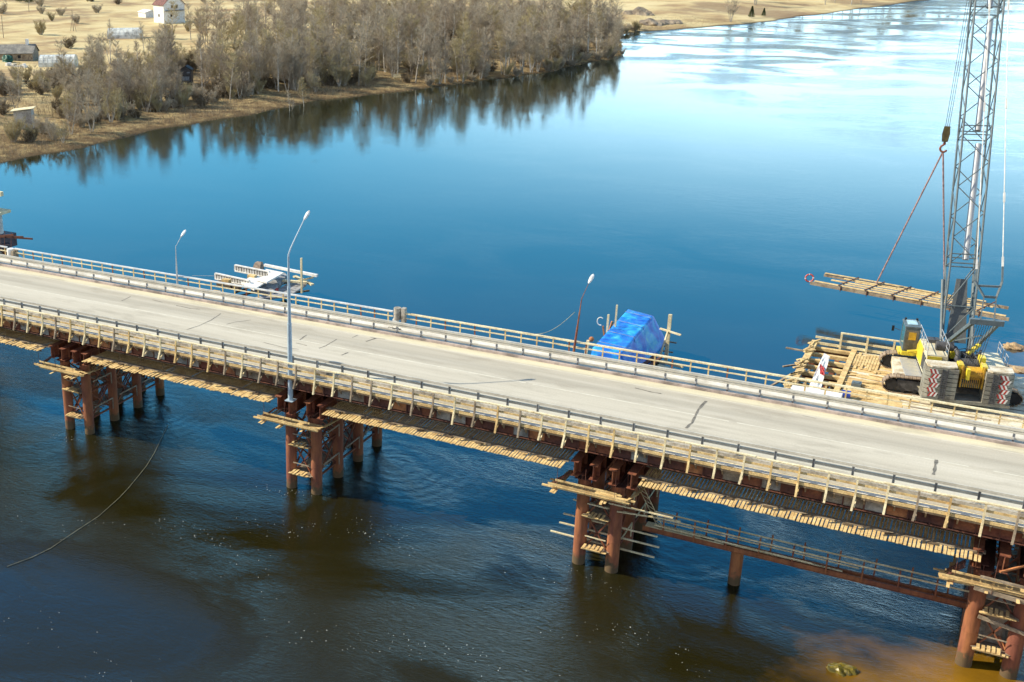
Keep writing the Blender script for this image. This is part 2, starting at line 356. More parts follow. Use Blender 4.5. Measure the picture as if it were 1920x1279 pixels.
# drifting foam flecks
v = []; f = []
for (cx_, cy_, sx_, sy_, n_) in ((20, -14, 14, 7, 150), (32, -6, 9, 5, 130), (44, -18, 12, 6, 150), (58, -10, 9, 5, 90), (5, -30, 16, 8, 110), (28, -32, 20, 8, 120), (52, -34, 12, 6, 90), (25, -1, 4, 2, 70), (53, -2, 4, 2, 50), (-1, -2, 4, 2, 40), (40, -3, 12, 3, 60)):
    for k_ in range(int(n_ * .55)):
        a_ = random.gauss(0, .5); x_ = cx_ + a_ * sx_; y_ = cy_ + math.sin(a_ * 3 + cx_) * sy_ * .35 + random.gauss(0, .18) * sy_; q = R(0, 6.28); l_ = R(.02, .065)
        b0 = len(v); v += [(x_ + math.cos(q + i * 2.09) * l_ * R(.4, 1.2), y_ + math.sin(q + i * 2.09) * l_ * R(.4, 1.2), .012) for i in range(3)]; f.append((b0, b0 + 1, b0 + 2))
me = bpy.data.meshes.new('foam'); me.from_pydata(v, [], f); me.materials.append(pmat('foam_white', (.75, .77, .74), .6, .05, 2)); o = bpy.data.objects.new('foam', me); COL.objects.link(o); o['kind'] = 'stuff'

# ================================================================== BRIDGE
ZD = 12.0; XA, XB = -124., 196.
PIER = [-54, -27, 0, 27, 54, 81, 108, 135, 162]
br = thing('road_bridge', 'long steel girder road bridge crossing the whole river on rusty piles', 'bridge', (0, 6, 12))
bm = MB(); bm.box(XA, XB, -.75, 14.35, ZD - .42, ZD - .06); bm.box(XA, XB, 11.86, 14.35, ZD - .06, ZD + .10)
bm.build('deck_slab', M_CONC, br)
bm = MB(); bm.box(XA, XB, 11.42, 11.66, ZD - .05, ZD + .22); bm.build('kerb', pmat('pinkish_kerb_concrete', (.46, .38, .34), .85, .12, .6, coord='World'), br)
bm = MB(); bm.box(XA, XB, -.42, -.10, ZD - .05, ZD + .18); bm.build('kerb', M_CONCD, br)
for k, gy in enumerate((2.4, 5.4, 8.4, 11.4, 13.4)):
    bm = MB(); bm.ibeam((XA, gy, 10.55), (XB, gy, 10.55), .5, 1.95, .05); bm.build('girder', M_DARKRUST, br)
pm = [M_ORANGE, M_CONCD, M_RUST, pmat('grey_primer_panel', (.40, .40, .36), .8, .15, 1, coord='World'), M_DARKRUST, M_GREYWOOD]
bm = MB(); x = -40.
while x < 125:
    w = 1.32; bm.cur = random.choices(range(6), [4, 2, 3, 1.2, 3, 1])[0]
    if x > 48: bm.cur = random.choices(range(6), [.6, 1, 2, .3, 6, 2])[0]
    bm.box(x + .04, x + w - .04, -1.46, -1.40, 10.62, 11.42)
    bm.cur = 4; bm.box(x - .04, x + .038, -1.54, -1.40, 10.58, 11.5)
    x += w
bm.cur = 4; bm.box(-40, 125, -1.60, -1.36, 10.50, 10.57); bm.box(-40, 125, -1.36, -1.30, 10.9, 11.55)
bm.build('fascia_panels', pm, br)
# brackets that carry the timber walkway
x = -39.6
while x < 118:
    bm = MB(); bm.prism([Vector((x, -1.56, 11.55)), Vector((x, -2.05, 11.55)), Vector((x, -1.56, 11.0))], (0, 0, 0), (.10, 0, 0)); x += 1.84; bm.build('walkway_bracket', M_GREYWOOD, br)
# road
m = bpy.data.materials.new('worn_asphalt'); m.use_nodes = True; t = m.node_tree; b = t.nodes['Principled BSDF']
g = nn(t, 'ShaderNodeNewGeometry'); sp = nn(t, 'ShaderNodeSeparateXYZ'); t.links.new(g.outputs['Position'], sp.inputs[0])
mpn = nn(t, 'ShaderNodeMapping'); mpn.inputs['Scale'].default_value = (.06, 1.1, 1); t.links.new(g.outputs['Position'], mpn.inputs[0])
n1 = nn(t, 'ShaderNodeTexNoise', ins={'Scale': 1.0, 'Detail': 8, 'Roughness': .6}); t.links.new(mpn.outputs[0], n1.inputs[0])
n2 = nn(t, 'ShaderNodeTexNoise', ins={'Scale': 9, 'Detail': 5, 'Roughness': .7}); t.links.new(g.outputs['Position'], n2.inputs[0])
mp3 = nn(t, 'ShaderNodeMapping'); mp3.inputs['Scale'].default_value = (.16, .5, 1); t.links.new(g.outputs['Position'], mp3.inputs[0])
n3 = nn(t, 'ShaderNodeTexNoise', ins={'Scale': 1.3, 'Detail': 9, 'Roughness': .65}); t.links.new(mp3.outputs[0], n3.inputs[0])
c = ramp(t, n1.outputs[0], [(.3, (.42, .39, .32)), (.5, (.48, .45, .37)), (.7, (.53, .50, .42))])
# wheel tracks darker, dusty margins paler
yy = mth(t, 'MULTIPLY', sp.outputs[1], 1 / 12.)
tr = ramp(t, yy, [(.0, (1.12,) * 3), (.10, (1.05,) * 3), (.20, (.98,) * 3), (.34, (1.03,) * 3), (.50, (1.04,) * 3), (.60, (.90,) * 3), (.66, (.80,) * 3), (.72, (.93,) * 3), (.80, (.89,) * 3), (.845, (1.02,) * 3), (.875, (1.22, 1.22, 1.08)), (.95, (1.27, 1.26, 1.1))])
c = mixc(t, 1.0, c, tr, 'MULTIPLY')
c = mixc(t, mth(t, 'MULTIPLY', ramp(t, n3.outputs[0], [(.52, (0, 0, 0)), (.66, (1, 1, 1))]), .5), c, (.31, .285, .23))
c = mixc(t, 1.0, c, ramp(t, n2.outputs[0], [(.25, (.84,) * 3), (.75, (1.12,) * 3)]), 'MULTIPLY')
t.links.new(c, b.inputs['Base Color']); b.inputs['Roughness'].default_value = .92; b.inputs['Specular IOR Level'].default_value = .15
bn = nn(t, 'ShaderNodeBump', ins={'Strength': .25, 'Distance': .02}); t.links.new(n2.outputs[0], bn.inputs['Height']); t.links.new(bn.outputs[0], b.inputs['Normal'])
bm = MB(); bm.box(XA, XB, -.094, 11.416, ZD - .055, ZD); bm.build('road', m)['kind'] = 'structure'
def paint(name, base):
    mm = bpy.data.materials.new(name); mm.use_nodes = True; tt = mm.node_tree; bb = tt.nodes['Principled BSDF']
    gg = nn(tt, 'ShaderNodeNewGeometry'); n = nn(tt, 'ShaderNodeTexNoise', ins={'Scale': 1.1, 'Detail': 9, 'Roughness': .75}); tt.links.new(gg.outputs['Position'], n.inputs[0])
    cc = ramp(tt, n.outputs[0], [(.40, base), (.60, tuple(x * .80 for x in base))]); tt.links.new(cc, bb.inputs['Base Color']); bb.inputs['Roughness'].default_value = .9; return mm
M_LINE = paint('worn_road_paint', (.62, .60, .50))
bm = MB()
for (x0, x1) in [(-124, 44), (44.6, 60.4), (61, 76.5), (78, 100), (100.5, 196)]: bm.box(x0, x1, 6.02, 6.16, ZD + .002, ZD + .006)
bm.box(XA, XB, 10.10, 10.20, ZD + .002, ZD + .006); bm.box(XA, XB, 1.0, 1.10, ZD + .002, ZD + .006)
bm.build('road_markings', M_LINE)['kind'] = 'structure'
# tar repairs and dark oil marks, shaped patches on the road
def patchmesh(pts, w):
    vs = []; n = len(pts)
    for i, p in enumerate(pts):
        d = (pts[min(i + 1, n - 1)] - pts[max(0, i - 1)]).normalized(); nrm = Vector((-d.y, d.x, 0)); ww = w * R(.5, 1.3)
        vs += [p + nrm * ww, p - nrm * ww]
    return vs, [(2 * i, 2 * i + 1, 2 * i + 3, 2 * i + 2) for i in range(n - 1)]
M_TAR = pmat('tar_patch', (.22, .205, .17), .8, .2, 3, coord='World')
bm = MB()
lines = [([(1324, 752), (1310, 768), (1303, 781), (1297, 793), (1286, 803)], .16), ([(1755, 862), (1753, 876), (1750, 890)], .17),
         ([(414, 588), (396, 600), (372, 611), (350, 618)], .07), ([(631, 636), (612, 648), (598, 653)], .08), ([(575, 628), (562, 637)], .09),
         ([(618, 676), (592, 690)], .06), ([(706, 634), (686, 640)], .16), ([(694, 632), (706, 634), (722, 636)], .07), ([(1190, 727), (1205, 731), (1222, 735), (1240, 738)], .10),
         ([(672, 628), (660, 633)], .07), ([(652, 661), (640, 666)], .12), ([(555, 643), (575, 648)], .06), ([(330, 573), (355, 578), (375, 580)], .12), ([(245, 556), (228, 564)], .12), ([(285, 562), (305, 567)], .07),
         ([(1505, 779), (1530, 785)], .05), ([(470, 600), (440, 604), (425, 608)], .06), ([(495, 642), (530, 651), (560, 655)], .07)]
for k, (L_, w) in enumerate(lines):
    w *= .6
    pts = [at(u, v, ZD + .010 + .002 * (k % 3)) for u, v in L_]
    P2 = []
    for a_, b_ in zip(pts[:-1], pts[1:]):
        for q in range(3): P2.append(a_.lerp(b_, q / 3) + Vector((R(-.03, .03), R(-.03, .03), 0)))
    P2.append(pts[-1]); vs, fs = patchmesh(P2, w); bm.add(vs, fs)
bm.build('road_patches', M_TAR)['kind'] = 'structure'

# ---- steel barriers
def barrier(y, label, x0, step, z0, side):
    th = thing('steel_barrier', label, 'crash barrier', (27, y, z0))
    bm = MB()
    if side > 0: bm.box(XA, XB, y - .07, y + .07, z0 + 1.04, z0 + 1.10); bm.box(XA, XB, y - .09, y - .05, z0 + .90, z0 + 1.037)
    else:
        for (za, zb, yo) in ((.72, .84, -.04), (.84, .94, .05), (.94, 1.06, -.04)): bm.bar((XA, y - .14 + yo, z0 + (za + zb) / 2), (XB, y - .14 + yo, z0 + (za + zb) / 2), .06, zb - za)
        bm.box(XA, XB, y - .12, y + .12, z0 + 1.062, z0 + 1.10)
    bm.build('top_rail', M_BEAM, th)
    bm = MB(); yl = y - .12 if side < 0 else y + .16
    bm.box(XA, XB, yl - .06, yl + .06, z0 + .22, z0 + .38) if side < 0 else bm.box(XA, XB, yl - .04, yl + .06, z0 + .45, z0 + .66)
    bm.build('lower_rail', M_BEAM, th)
    x = x0; n = 0
    while x < 118 and n < 99:
        bm = MB(); bm.ibeam((x, y, z0 + .02), (x, y, z0 + 1.016), .16, .16, .018, up=(1, 0, 0)); bm.box(x - .14, x + .14, y - .14, y + .14, z0 + .002, z0 + .03)
        if side < 0: bm.box(x - .05, x + .05, y - .28, y - .08, z0 + .27, z0 + .42)
        bm.build('post', pmat('grey_barrier_post', (.34, .35, .35), .6, .15, 1, coord='World') if side > 0 else M_GALV, th); x += step; n += 1
    return th
barrier(-.26, 'blue-grey steel crash barrier along the near edge of the road', -40.2, 2.5, ZD + .18, 1)
barrier(12.05, 'pale steel crash barrier along the far kerb beside the white footway', -61, 2.5, ZD + .10, -1)
# ---- timber edge railing and walkway, near side
tw = thing('timber_walkway', 'narrow plank walkway outside the near crash barrier', 'walkway', (27, -1.3, 11.6))
bm = MB()
for k, (y0, y1) in enumerate(((-.80, -.98), (-1.10, -1.24), (-1.68, -1.86))):
    x = -124
    while x < 130:
        L_ = R(3.2, 6); z = 11.62 + R(0, .025); bm.box(x, x + L_ - .03, y1, y0, z, z + .05); x += L_
bm.build('plank', M_PALEWOOD, tw)
bm = MB(); bm.box(-124, 130, -1.98, -.77, 11.50, 11.60); bm.build('bearer', M_DARKWOOD, tw)  # dark base colour paints in the shade seen through the plank gaps
bm = MB()
for yy_, rr in ((-1.38, .10), (-1.58, .055), (-.60, .07)): bm.tube([(-124, yy_, 11.80), (130, yy_, 11.80)], rr, 8)
bm.build('pipe', M_GALVW, tw, smooth=True)
bm = MB(); bm.box(-124, 130, -1.96, -1.90, 11.64, 11.86); bm.build('toe_board', M_NEWWOOD, tw)
tr_ = thing('timber_railing', 'bare timber handrail on raking posts along the near edge of the bridge', 'railing', (27, -1.9, 11.5))
x = -40.0
while x < 118:
    dx = R(-.05, .05); bm = MB(); bm.bar((x - .04 + dx + R(-.06, .06), -2.28 + R(-.06, .05), 10.85 + R(-.15, .1)), (x + dx, -2.02, 11.75), .14, .19, up=(0, 1, 0)); bm.bar((x + dx, -2.02, 11.70), (x + dx, -1.93, 12.98), .13, .15, up=(0, 1, 0))
    bm.bar((x + .03, -1.35, 11.5), (x + .02, -2.22, 10.95), .07, .10)
    bm.build('post', random.choice([M_PALEWOOD, M_PALEWOOD, M_NEWWOOD, M_GREYWOOD]), tr_); x += 1.84 + R(-.06, .06)
bm = MB(); x = -124
while x < 130:
    L_ = R(3, 6); z = 12.96 + R(0, .06); bm.box(x, x + L_ - .02, -2.02, -1.80, z, z + .10); x += L_
bm.build('top_rail', M_PALEWOOD, tr_)
bm = MB(); x = -124
while x < 130:
    L_ = R(4, 6); z = 12.40 + R(-.03, .03); bm.box(x, x + L_ - .02, -1.87, -1.82, z, z + .17); x += L_
bm.build('mid_rail', M_NEWWOOD, tr_)
# ---- far outer railing
fr_ = thing('white_parapet_railing', 'pale two-bar railing along the far edge of the bridge footway', 'railing', (27, 14.1, 12.1))
for (x0, x1) in ((-124, -23.6), (-22.4, 27.5), (28.9, 130)):
    bm = MB(); bm.box(x0, x1, 14.0, 14.26, 13.38, 13.50); bm.build('top_rail', M_GALVW if x0 < 28 else M_PALEWOOD, fr_)
    bm = MB(); bm.box(x0, x1, 14.08, 14.17, 12.90, 13.0); bm.build('mid_rail', M_PALEWOOD, fr_)
x = -33.; n = 0
while x < 118 and n < 99:
    bm = MB(); bm.bar((x, 14.2, 11.6), (x + R(-.03, .03), 14.12, 13.375), .09, .11); bm.build('post', [M_RUST, M_NEWWOOD][random.random() < .75], fr_); x += 1.5; n += 1

# ---- electrical box, drum on the far railing
th = thing('electrical_cabinet', 'grey metal cabinet with open wiring standing in a gap of the far railing', 'cabinet', (28.2, 14.1, 12.1))
bm = MB(); bm.tube([(28.0, 14.1, 12.75), (28.0, 14.1, 13.9)], .36, 16); bm.tube([(28.0, 14.1, 13.3), (28.0, 14.1, 13.34)], .39, 16); bm.build('drum', M_CONCD, th, smooth=True)
bm = MB(); bm.box(28.45, 28.85, 13.9, 14.4, 12.5, 13.95); bm.build('box', M_CONCD, th)
bm = MB(); bm.box(27.6, 28.1, 13.85, 14.35, 12.10, 12.746); bm.build('plinth', M_WHITE, th)
bm = MB()
for k in range(6):
    p = Vector((27.9 + R(0, 1.0), 12.7, 12.15)); pts = [p + Vector((math.cos(a) * R(.2, .45) + a * .06, math.sin(a) * .28, R(0, .14))) for a in np.linspace(0, 5.5, 9)]
    bm.tube(pts, .03, 5)
bm.build('cable', M_BLACK, th)
th = thing('white_barrel', 'white barrel and timber clutter at the left end of the far railing', 'barrel', (-23, 14.1, 12.1))
bm = MB(); bm.tube([(-23.1, 14.1, 12.12), (-23.1, 14.1, 13.35)], .42, 16); bm.build('barrel_body', M_WHITE, th, smooth=True)
bm = MB(); bm.box(-22.6, -22.3, 13.7, 14.6, 12.10, 13.2); bm.bar((-22.5, 14.1, 13.3), (-21.2, 14.3, 12.6), .1); bm.build('timber', M_GREYWOOD, th)

# ---- lamps
def lamp(name, label, base, h, rpole, mat, armlen, armh, mid=None):
    th = thing('street_lamp', label, 'street lamp', base)
    b0 = Vector(base)
    bm = MB(); bm.tube([b0, b0 + Vector((0, 0, h * .55))], [rpole, rpole * .82], 14); bm.tube([b0 + Vector((0, 0, h * .55)), b0 + Vector((0, 0, h * .80))], [rpole * .66, rpole * .58], 14)
    bm.tube([b0 + Vector((0, 0, h * .80)), b0 + Vector((0, 0, h))], [rpole * .45, rpole * .38], 12); bm.box(b0.x - rpole * 1.7, b0.x + rpole * 1.7, b0.y - rpole * 1.7, b0.y + rpole * 1.7, b0.z, b0.z + .05)
    bm.build('pole', mat, th, smooth=True)
    tp = b0 + Vector((0, 0, h)); e = tp + Vector((armlen * .25, armlen, armh))
    pts = [tp, tp + Vector((0, .06, .25)), tp.lerp(e, .16) + Vector((0, 0, armh * .10)), tp.lerp(e, .5) + Vector((0, 0, armh * .07)), e]
    bm = MB(); bm.tube(pts, [rpole * .38, rpole * .34, rpole * .28, rpole * .24, rpole * .2], 8); arm = bm.build('arm', mat, th, smooth=True)
    d = (e - pts[3]).normalized(); d = Vector((d.x, d.y, d.z * .8)).normalized()
    bm = MB(); n = 7; side = d.cross(Vector((0, 0, 1))).normalized(); up = side.cross(d)
    prof = [(0, .05, .05), (.08, .10, .08), (.3, .17, .11), (.6, .20, .13), (.85, .16, .10), (.98, .05, .04)]
    vs = []; fs = []
    for (s_, w, hh) in prof:
        c0 = e + d * (s_ - .05)
        for k in range(10):
            a = 2 * math.pi * k / 10; vs.append(c0 + side * math.cos(a) * w + up * math.sin(a) * hh)
    for i in range(len(prof) - 1):
        for k in range(10): fs.append((i * 10 + k, i * 10 + (k + 1) % 10, (i + 1) * 10 + (k + 1) % 10, (i + 1) * 10 + k))
    fs += [tuple(range(10))[::-1], tuple(range(50, 60))]
    bm.add(vs, fs); bm.build('lamp_head', M_GLASSW, th, smooth=True)
    return th
lamp('l', 'tall pale blue street lamp rising from a rusty cap beam on the near side', (25.35, -1.65, 9.42), 13.1, .235, M_POLE, 1.9, 2.9)
l2 = lamp('l', 'short grey street lamp on the far railing left of the tall blue lamp', (1.75, 13.85, 12.1), 4.5, .11, M_GALV, .8, 1.1)
l3 = lamp('l', 'rusty leaning street lamp beside the blue tarpaulin', (45.5, 13.85, 12.1), 5.2, .11, M_RUST, .8, 1.5)
l3.rotation_euler = (math.radians(-4), math.radians(3), 0)
bm = MB(); a_ = aty(1078, 585, 13.9); b_ = aty(985, 625, 13.9)
pts = [a_.lerp(b_, s) - Vector((0, 0, 1.0 * math.sin(math.pi * s))) * .8 for s in np.linspace(0, 1, 12)]
bm.tube(pts, .018, 5); tag(bm.build('hanging_cable', M_HEMP), 'thin pale cable sagging from the rusty lamp to the far railing', 'cable')

# ---- piers
def xbrace(bm, a, b, z0, z1, w=.13):
    bm.bar((a[0], a[1], z0), (b[0], b[1], z1), w); bm.bar((a[0], a[1], z1), (b[0], b[1], z0), w)
def pier(X, label, full=True):
    th = thing('bridge_pier', label, 'bridge pier', (X, 0, 0), None)
    rows = (0, 4.0, 8.0, 12.0); xa = X - 2.65
    for i, y in enumerate(rows):
        for xx in (X, xa):
            bm = MB(); bm.tube([(xx, y, -5.5), (xx, y, 7.62)], .51, 22); 
            bm.tube([(xx, y, 2.7), (xx, y, 2.78)], .522, 22)
            bm.build('pile', M_RUSTPILE, th, smooth=True)
    for xx in (X, xa):
        bm = MB(); bm.box(xx - .62, xx + .62, -.62, 12.6, 7.62, 7.70); bm.ibeam((xx, -.8, 7.92), (xx, 12.8, 7.92), .5, .44, .04); bm.build('header_beam', M_DARKRUST, th)
    for dx in (-3.15, -1.65, -.15, 1.25):
        ye = -1.95 if (abs(X - 27) < 1 and dx == -1.65) else -1.45 + R(-.1, .2)
        bm = MB(); bm.ibeam((X + dx, ye, 8.78), (X + dx, 13.6, 8.78), .62, 1.25, .05)
        for yy_ in np.arange(ye + .9, 13, 1.6):
            bm.box(X + dx - .29, X + dx - .03, yy_, yy_ + .02, 8.2, 9.35); bm.box(X + dx + .03, X + dx + .29, yy_, yy_ + .02, 8.2, 9.35)
        bm.build('cap_beam', M_RUST, th)
    bm = MB()
    for y0, y1 in zip(rows[:-1], rows[1:]):
        for xx in (X, xa):
            for z0, z1 in ((1.6, 4.3), (4.5, 7.2)): xbrace(bm, (xx, y0 + .45), (xx, y1 - .45), z0, z1, .13)
            for z in (1.5, 4.4): bm.bar((xx, y0 + .45, z), (xx, y1 - .45, z), .15)
    for y in rows:
        for z0, z1 in ((1.6, 4.3), (4.5, 7.2)): xbrace(bm, (X - .45, y), (xa + .45, y), z0, z1, .11)
        for z in (1.5, 4.4): bm.bar((xa + .45, y, z), (X - .45, y, z), .14)
    bm.build('bracing', M_RUST, th)
    # small plank stages between the piles and their guard boards
    for z in (1.75, 4.6):
        bm = MB(); yy_ = -.75
        while yy_ < 11.6:
            bm.box(xa + .35 + R(-.2, .1), X - .35 + R(-.1, .25), yy_, yy_ + .2, z, z + .045 + R(0, .01)); yy_ += .235 + (R(0, .6) if random.random() < .08 else 0)
        bm.build('stage', M_GREYWOOD, th)
        bm = MB()
        for k in range(5): bm.box(xa + .5 + R(-.3, .1), X - .55 + R(-.2, .3), -.99 - k * .02, -.80, z + .05 + k * .03, z + .08 + k * .03)
        for k in range(5): x0 = xa + .5 + k * .31 + R(-.05, .05); bm.box(x0, x0 + .2, -1.1 + R(-.2, .2), -.35 + R(-.1, .3), z + .22 + k * .005, z + .26 + k * .005)
        bm.build('stage_planks', M_NEWWOOD, th)
        bm = MB()
        for y0, y1 in zip(rows[:-1], rows[1:]):
            bm.bar((X + .45, y0 + .5, z + 1.0), (X + .45, y1 - .6, z + 1.0), .06, .14); bm.bar((X + .45, y1 - .6, z - .2), (X + .45, y1 - .6, z + 1.05), .09)
            bm.bar((xa - .45, y0 + .5, z + 1.0), (xa - .45, y1 - .6, z + 1.0), .06, .14)
        bm.bar((xa + .5, -.55, z + 1.05), (X - .5, -.55, z + 1.02), .04, .09)
        bm.build('guard_boards', M_GREYWOOD if full else M_PALEWOOD, th)
    # hanging stage round the pile heads
    bm = MB()
    for k in range(7):
        y = -2.0 + k * .2; x0 = X - 5.0 + R(-.5, .6); bm.box(x0, X + .9 + R(-.8, .8), y, y + .185, 7.05 + R(0, .04), 7.12 + R(0.02, .06))
    bm.bar((X - 4.9, -2.15, 7.45), (X + 1.2, -2.15, 7.40), .05, .18); bm.bar((X - 4.4, -1.9, 7.75), (X + .4, -1.9, 7.7), .05, .15)
    bm.build('hanging_stage', M_NEWWOOD, th)
    bm = MB()
    for k in range(7):
        x0 = X - 4.6 + random.choice([0, .25, 1.9, 2.1, 3.9, 4.2, 4.5, 4.9]) + R(-.1, .1); bm.box(x0, x0 + .2, -2.5 + R(-.2, .4), 1.6 + R(-.6, .6), 6.88 + k * .013, 6.89 + k * .013)
    for k in range(5): x0 = X + 1.0 + k * .05; bm.bar((x0, -1.9 + k * .25, 7.2), (x0 + .6, -.2 + k * .6, 7.25), .1, .05)
    bm.build('stage_joists', M_NEWWOOD, th)
    bm = MB()
    for (dx, y) in ((-4.2, -2.1), (-2.0, -2.12), (.3, -2.12), (.9, -.9)): bm.tube([(X + dx, y, 9.3), (X + dx, y, 6.8)], .018, 5)
    for k in range(6): bm.bar((X - 4.6 + R(-.2, .2), -1.9 + k * .22, 7.2 + R(0, .1)), (X - 3.7, -1.3 + k * .2, 7.9 + R(0, .2)), .06)
    bm.build('hangers', M_DARKRUST, th)
    return th
plabs = {-54: 'pile pier hidden at the far left end of the bridge', -27: 'pile pier next to the left edge under the bridge',
         0: 'leftmost rusty pile pier in view with cross braces and plank stages', 27: 'rusty pile pier carrying the tall blue street lamp on its cap beam',
         54: 'sunlit orange pile pier with long loose boards sticking out sideways', 81: 'rightmost pile pier at the picture edge with grey bracing behind its big piles'}
PR = {}
for X in (-27, 0, 27, 54, 81):
    PR[X] = pier(X, plabs[X], X != 54)
# simple supports beyond the frame keep the bridge standing for other views
for X in (-81, -54, 108, 135, 162):
    PR[X] = dup(PR[0], (X, 0, 0), label='plain pile pier of the bridge at x %s beyond the working area' % ('left bank' if X < 0 else 'right bank'), group='outer bridge piers')
# pier 3: loose boards poking out
bm = MB()
for k, (z, l0, l1) in enumerate(((1.9, 2.6, 3.1), (2.9, 1.9, 3.4), (3.8, 1.6, 3.2), (4.9, 1.1, .8), (5.7, 1.0, .8))):
    y = -.2 - .05 * k + (.7 if k > 2 else 0)
    bm.bar((51.35 - l0, y + .65, z), (54 + l1, y + .65, z - .04), .13, .10)
bm.bar((53.6, -.9, 6.3), (58.4, -.6, 6.15), .12, .1); bm.bar((54.2, -.6, 5.6), (58.8, .2, 5.6), .12, .1)
bm.build('long_board', M_PALEWOOD, PR[54])
bm = MB(); a0, a1 = Vector((55.2, 1.5, 7.3)), Vector((57.0, 2.6, 3.2)); sd = Vector((.35, -.25, 0))
bm.bar(a0 + sd, a1 + sd, .10, .05); bm.bar(a0 - sd, a1 - sd, .10, .05)
for s in np.linspace(.06, .94, 9): p = a0.lerp(a1, s); bm.bar(p + sd, p - sd, .06)
bm.build('ladder', M_PALEWOOD, PR[54])
# pier 4: dark boarding and pale braces
bm = MB(); bm.box(78.9, 80.4, 1.2, 1.35, 1.6, 5.4); bm.box(79.2, 80.2, .6, .66, .9, 3.9); bm.build('boarding', M_CONCD, PR[81])
bm = MB(); bm.bar((78.2, -2.35, 8.05), (83, -2.35, 7.9), .12, .16); bm.bar((78.0, -2.0, 7.0), (83, -2.0, 6.6), .2, .28); bm.bar((78.6, -.6, 4.2), (82, -.6, 3.6), .1, .25); bm.build('pale_brace', M_GREYWOOD, PR[81])
bm = MB(); bm.bar((79.2, -2.2, 8.6), (80.9, -1.0, 9.1), .12); bm.bar((80.9, -1.0, 9.1), (83.4, -1.2, 8.9), .12); bm.bar((80.0, 0.2, 2.6), (81.2, -.2, 1.0), .15); bm.build('orange_brace', M_ORANGE, PR[81])

# ---- plank catwalks hung below the deck
cat = [(-50.5, -30.6, 'plank catwalk under the deck at the far left corner'), (-23.4, -3.9, 'left plank catwalk under the deck, cut by the picture edge'), (2.2, 23.4, 'plank catwalk between the two left piers below the bridge deck'),
       (28.9, 50.0, 'plank catwalk between the blue lamp pier and the orange pier'), (56.0, 78.0, 'longest sunlit plank catwalk above the red gangway at lower right')]
for ci, (x0, x1, lab) in enumerate(cat):
    th = thing('plank_catwalk', lab, 'catwalk', ((x0 + x1) / 2, -1, 9.0)); th['group'] = 'hanging catwalks under the bridge'
    rnd = ci <= 2
    bm = MB(); x = x0
    while x < x1:
        w = R(.15, .21); sk = R(-.35, -.1) if rnd else R(-.03, .03); ye = -2.3 + R(-.16, .12) * (1.3 if rnd else .5); z = 9.02 + R(0, .02)
        bm.prism([Vector((x + sk, ye, z)), Vector((x + w + sk, ye, z)), Vector((x + w, 2.1, z)), Vector((x, 2.1, z))], (0, 0, 0), (0, 0, .045)); x += w + (R(.05, .09) if not rnd else R(.0, .05))
    bm.build('planks', M_NEWWOOD, th)
    for (ya, yb) in ((-1.12, -.66), (1.05, 1.5)):
        bm = MB(); x = x0 - .3
        while x < x1:
            L_ = min(R(4, 6), x1 + .3 - x + .01); bm.box(x, x + L_ - .03, ya, yb, 9.09, 9.14); x += L_
        bm.build('running_board', M_GREYWOOD, th)
    bm = MB(); x = x0 + 1
    while x < x1:
        bm.tube([(x, -1.2, 9.1), (x, -1.45, 10.7)], .016, 5); bm.box(x - .25, x + .3, -1.42, -1.2, 9.09, 9.19); x += 2.6
    bm.box(x0, x1, -2.0, -1.9, 8.90, 9.01); bm.box(x0, x1, 1.6, 1.7, 8.90, 9.01); bm.build('joist', M_DARKWOOD, th)

# ---- red gangway low over the water between the two right piers
gw = thing('steel_gangway', 'narrow red steel gangway low over the water between the two right piers', 'gangway', (67, 3, 3))
bm = MB(); GZ = 3.45
for y in (2.2, 2.85): bm.ibeam((55.6, y, GZ - .2), (79.2, y, GZ - .2), .16, .42, .03)
for x in np.arange(56, 79, 2.2): bm.bar((x, 2.3, GZ - .1), (x, 2.8, GZ - .1), .08)
bm.build('beam', M_RUSTPILE, gw)
bm = MB()
for k in range(6): bm.box(55.8, 61.5 + R(-1.8, 1.0), 2.12 + k * .14, 2.24 + k * .14, GZ + .02, GZ + .065)
for k in range(1): bm.box(61, 70, 2.34 + k * .45, 2.52 + k * .45, GZ + .02, GZ + .06)
bm.build('walking_board', M_PALEWOOD, gw)
for y in (2.08, 3.02):
    x = 57.2 if y < 3 else 57.9
    while x < 79:
        bm = MB(); bm.bar((x, y, GZ - .3), (x + R(-.05, .05), y, GZ + 1.35), .11); bm.build('post', M_RUSTPILE, gw); x += 2.35
    bm = MB(); bm.bar((56.2, y - .05, GZ + 1.05), (67, y - .05, GZ + 1.02), .05, .12); bm.bar((67, y - .05, GZ + 1.0), (79.0, y - .05, GZ + 1.02), .05, .12)
    bm.bar((56.5, y - .05, GZ + .35), (68 if y < 3 else 71, y - .05, GZ + .3), .05, .10); bm.build('handrail', M_PALEWOOD, gw)
bm = MB(); bm.tube([(62.7, 2.9, -5.5), (62.7, 2.9, 3.03)], .46, 20); bm.build('support_pile', M_RUSTPILE, gw, smooth=True)

# ---- mooring rope on the water
pts = [at(u, v, .06) for u, v in ((315, 796), (302, 823), (289.6, 849), (275, 873), (260, 892), (240, 916), (222, 935), (185, 968), (145, 994), (95, 1028), (60, 1045), (13.6, 1062), (-30, 1082))]
bm = MB(); bm.tube(pts[:-1], .024, 6); tag(bm.build('mooring_rope', M_HEMP2, smooth=True), 'long pale rope floating on the dark water at lower left', 'rope')
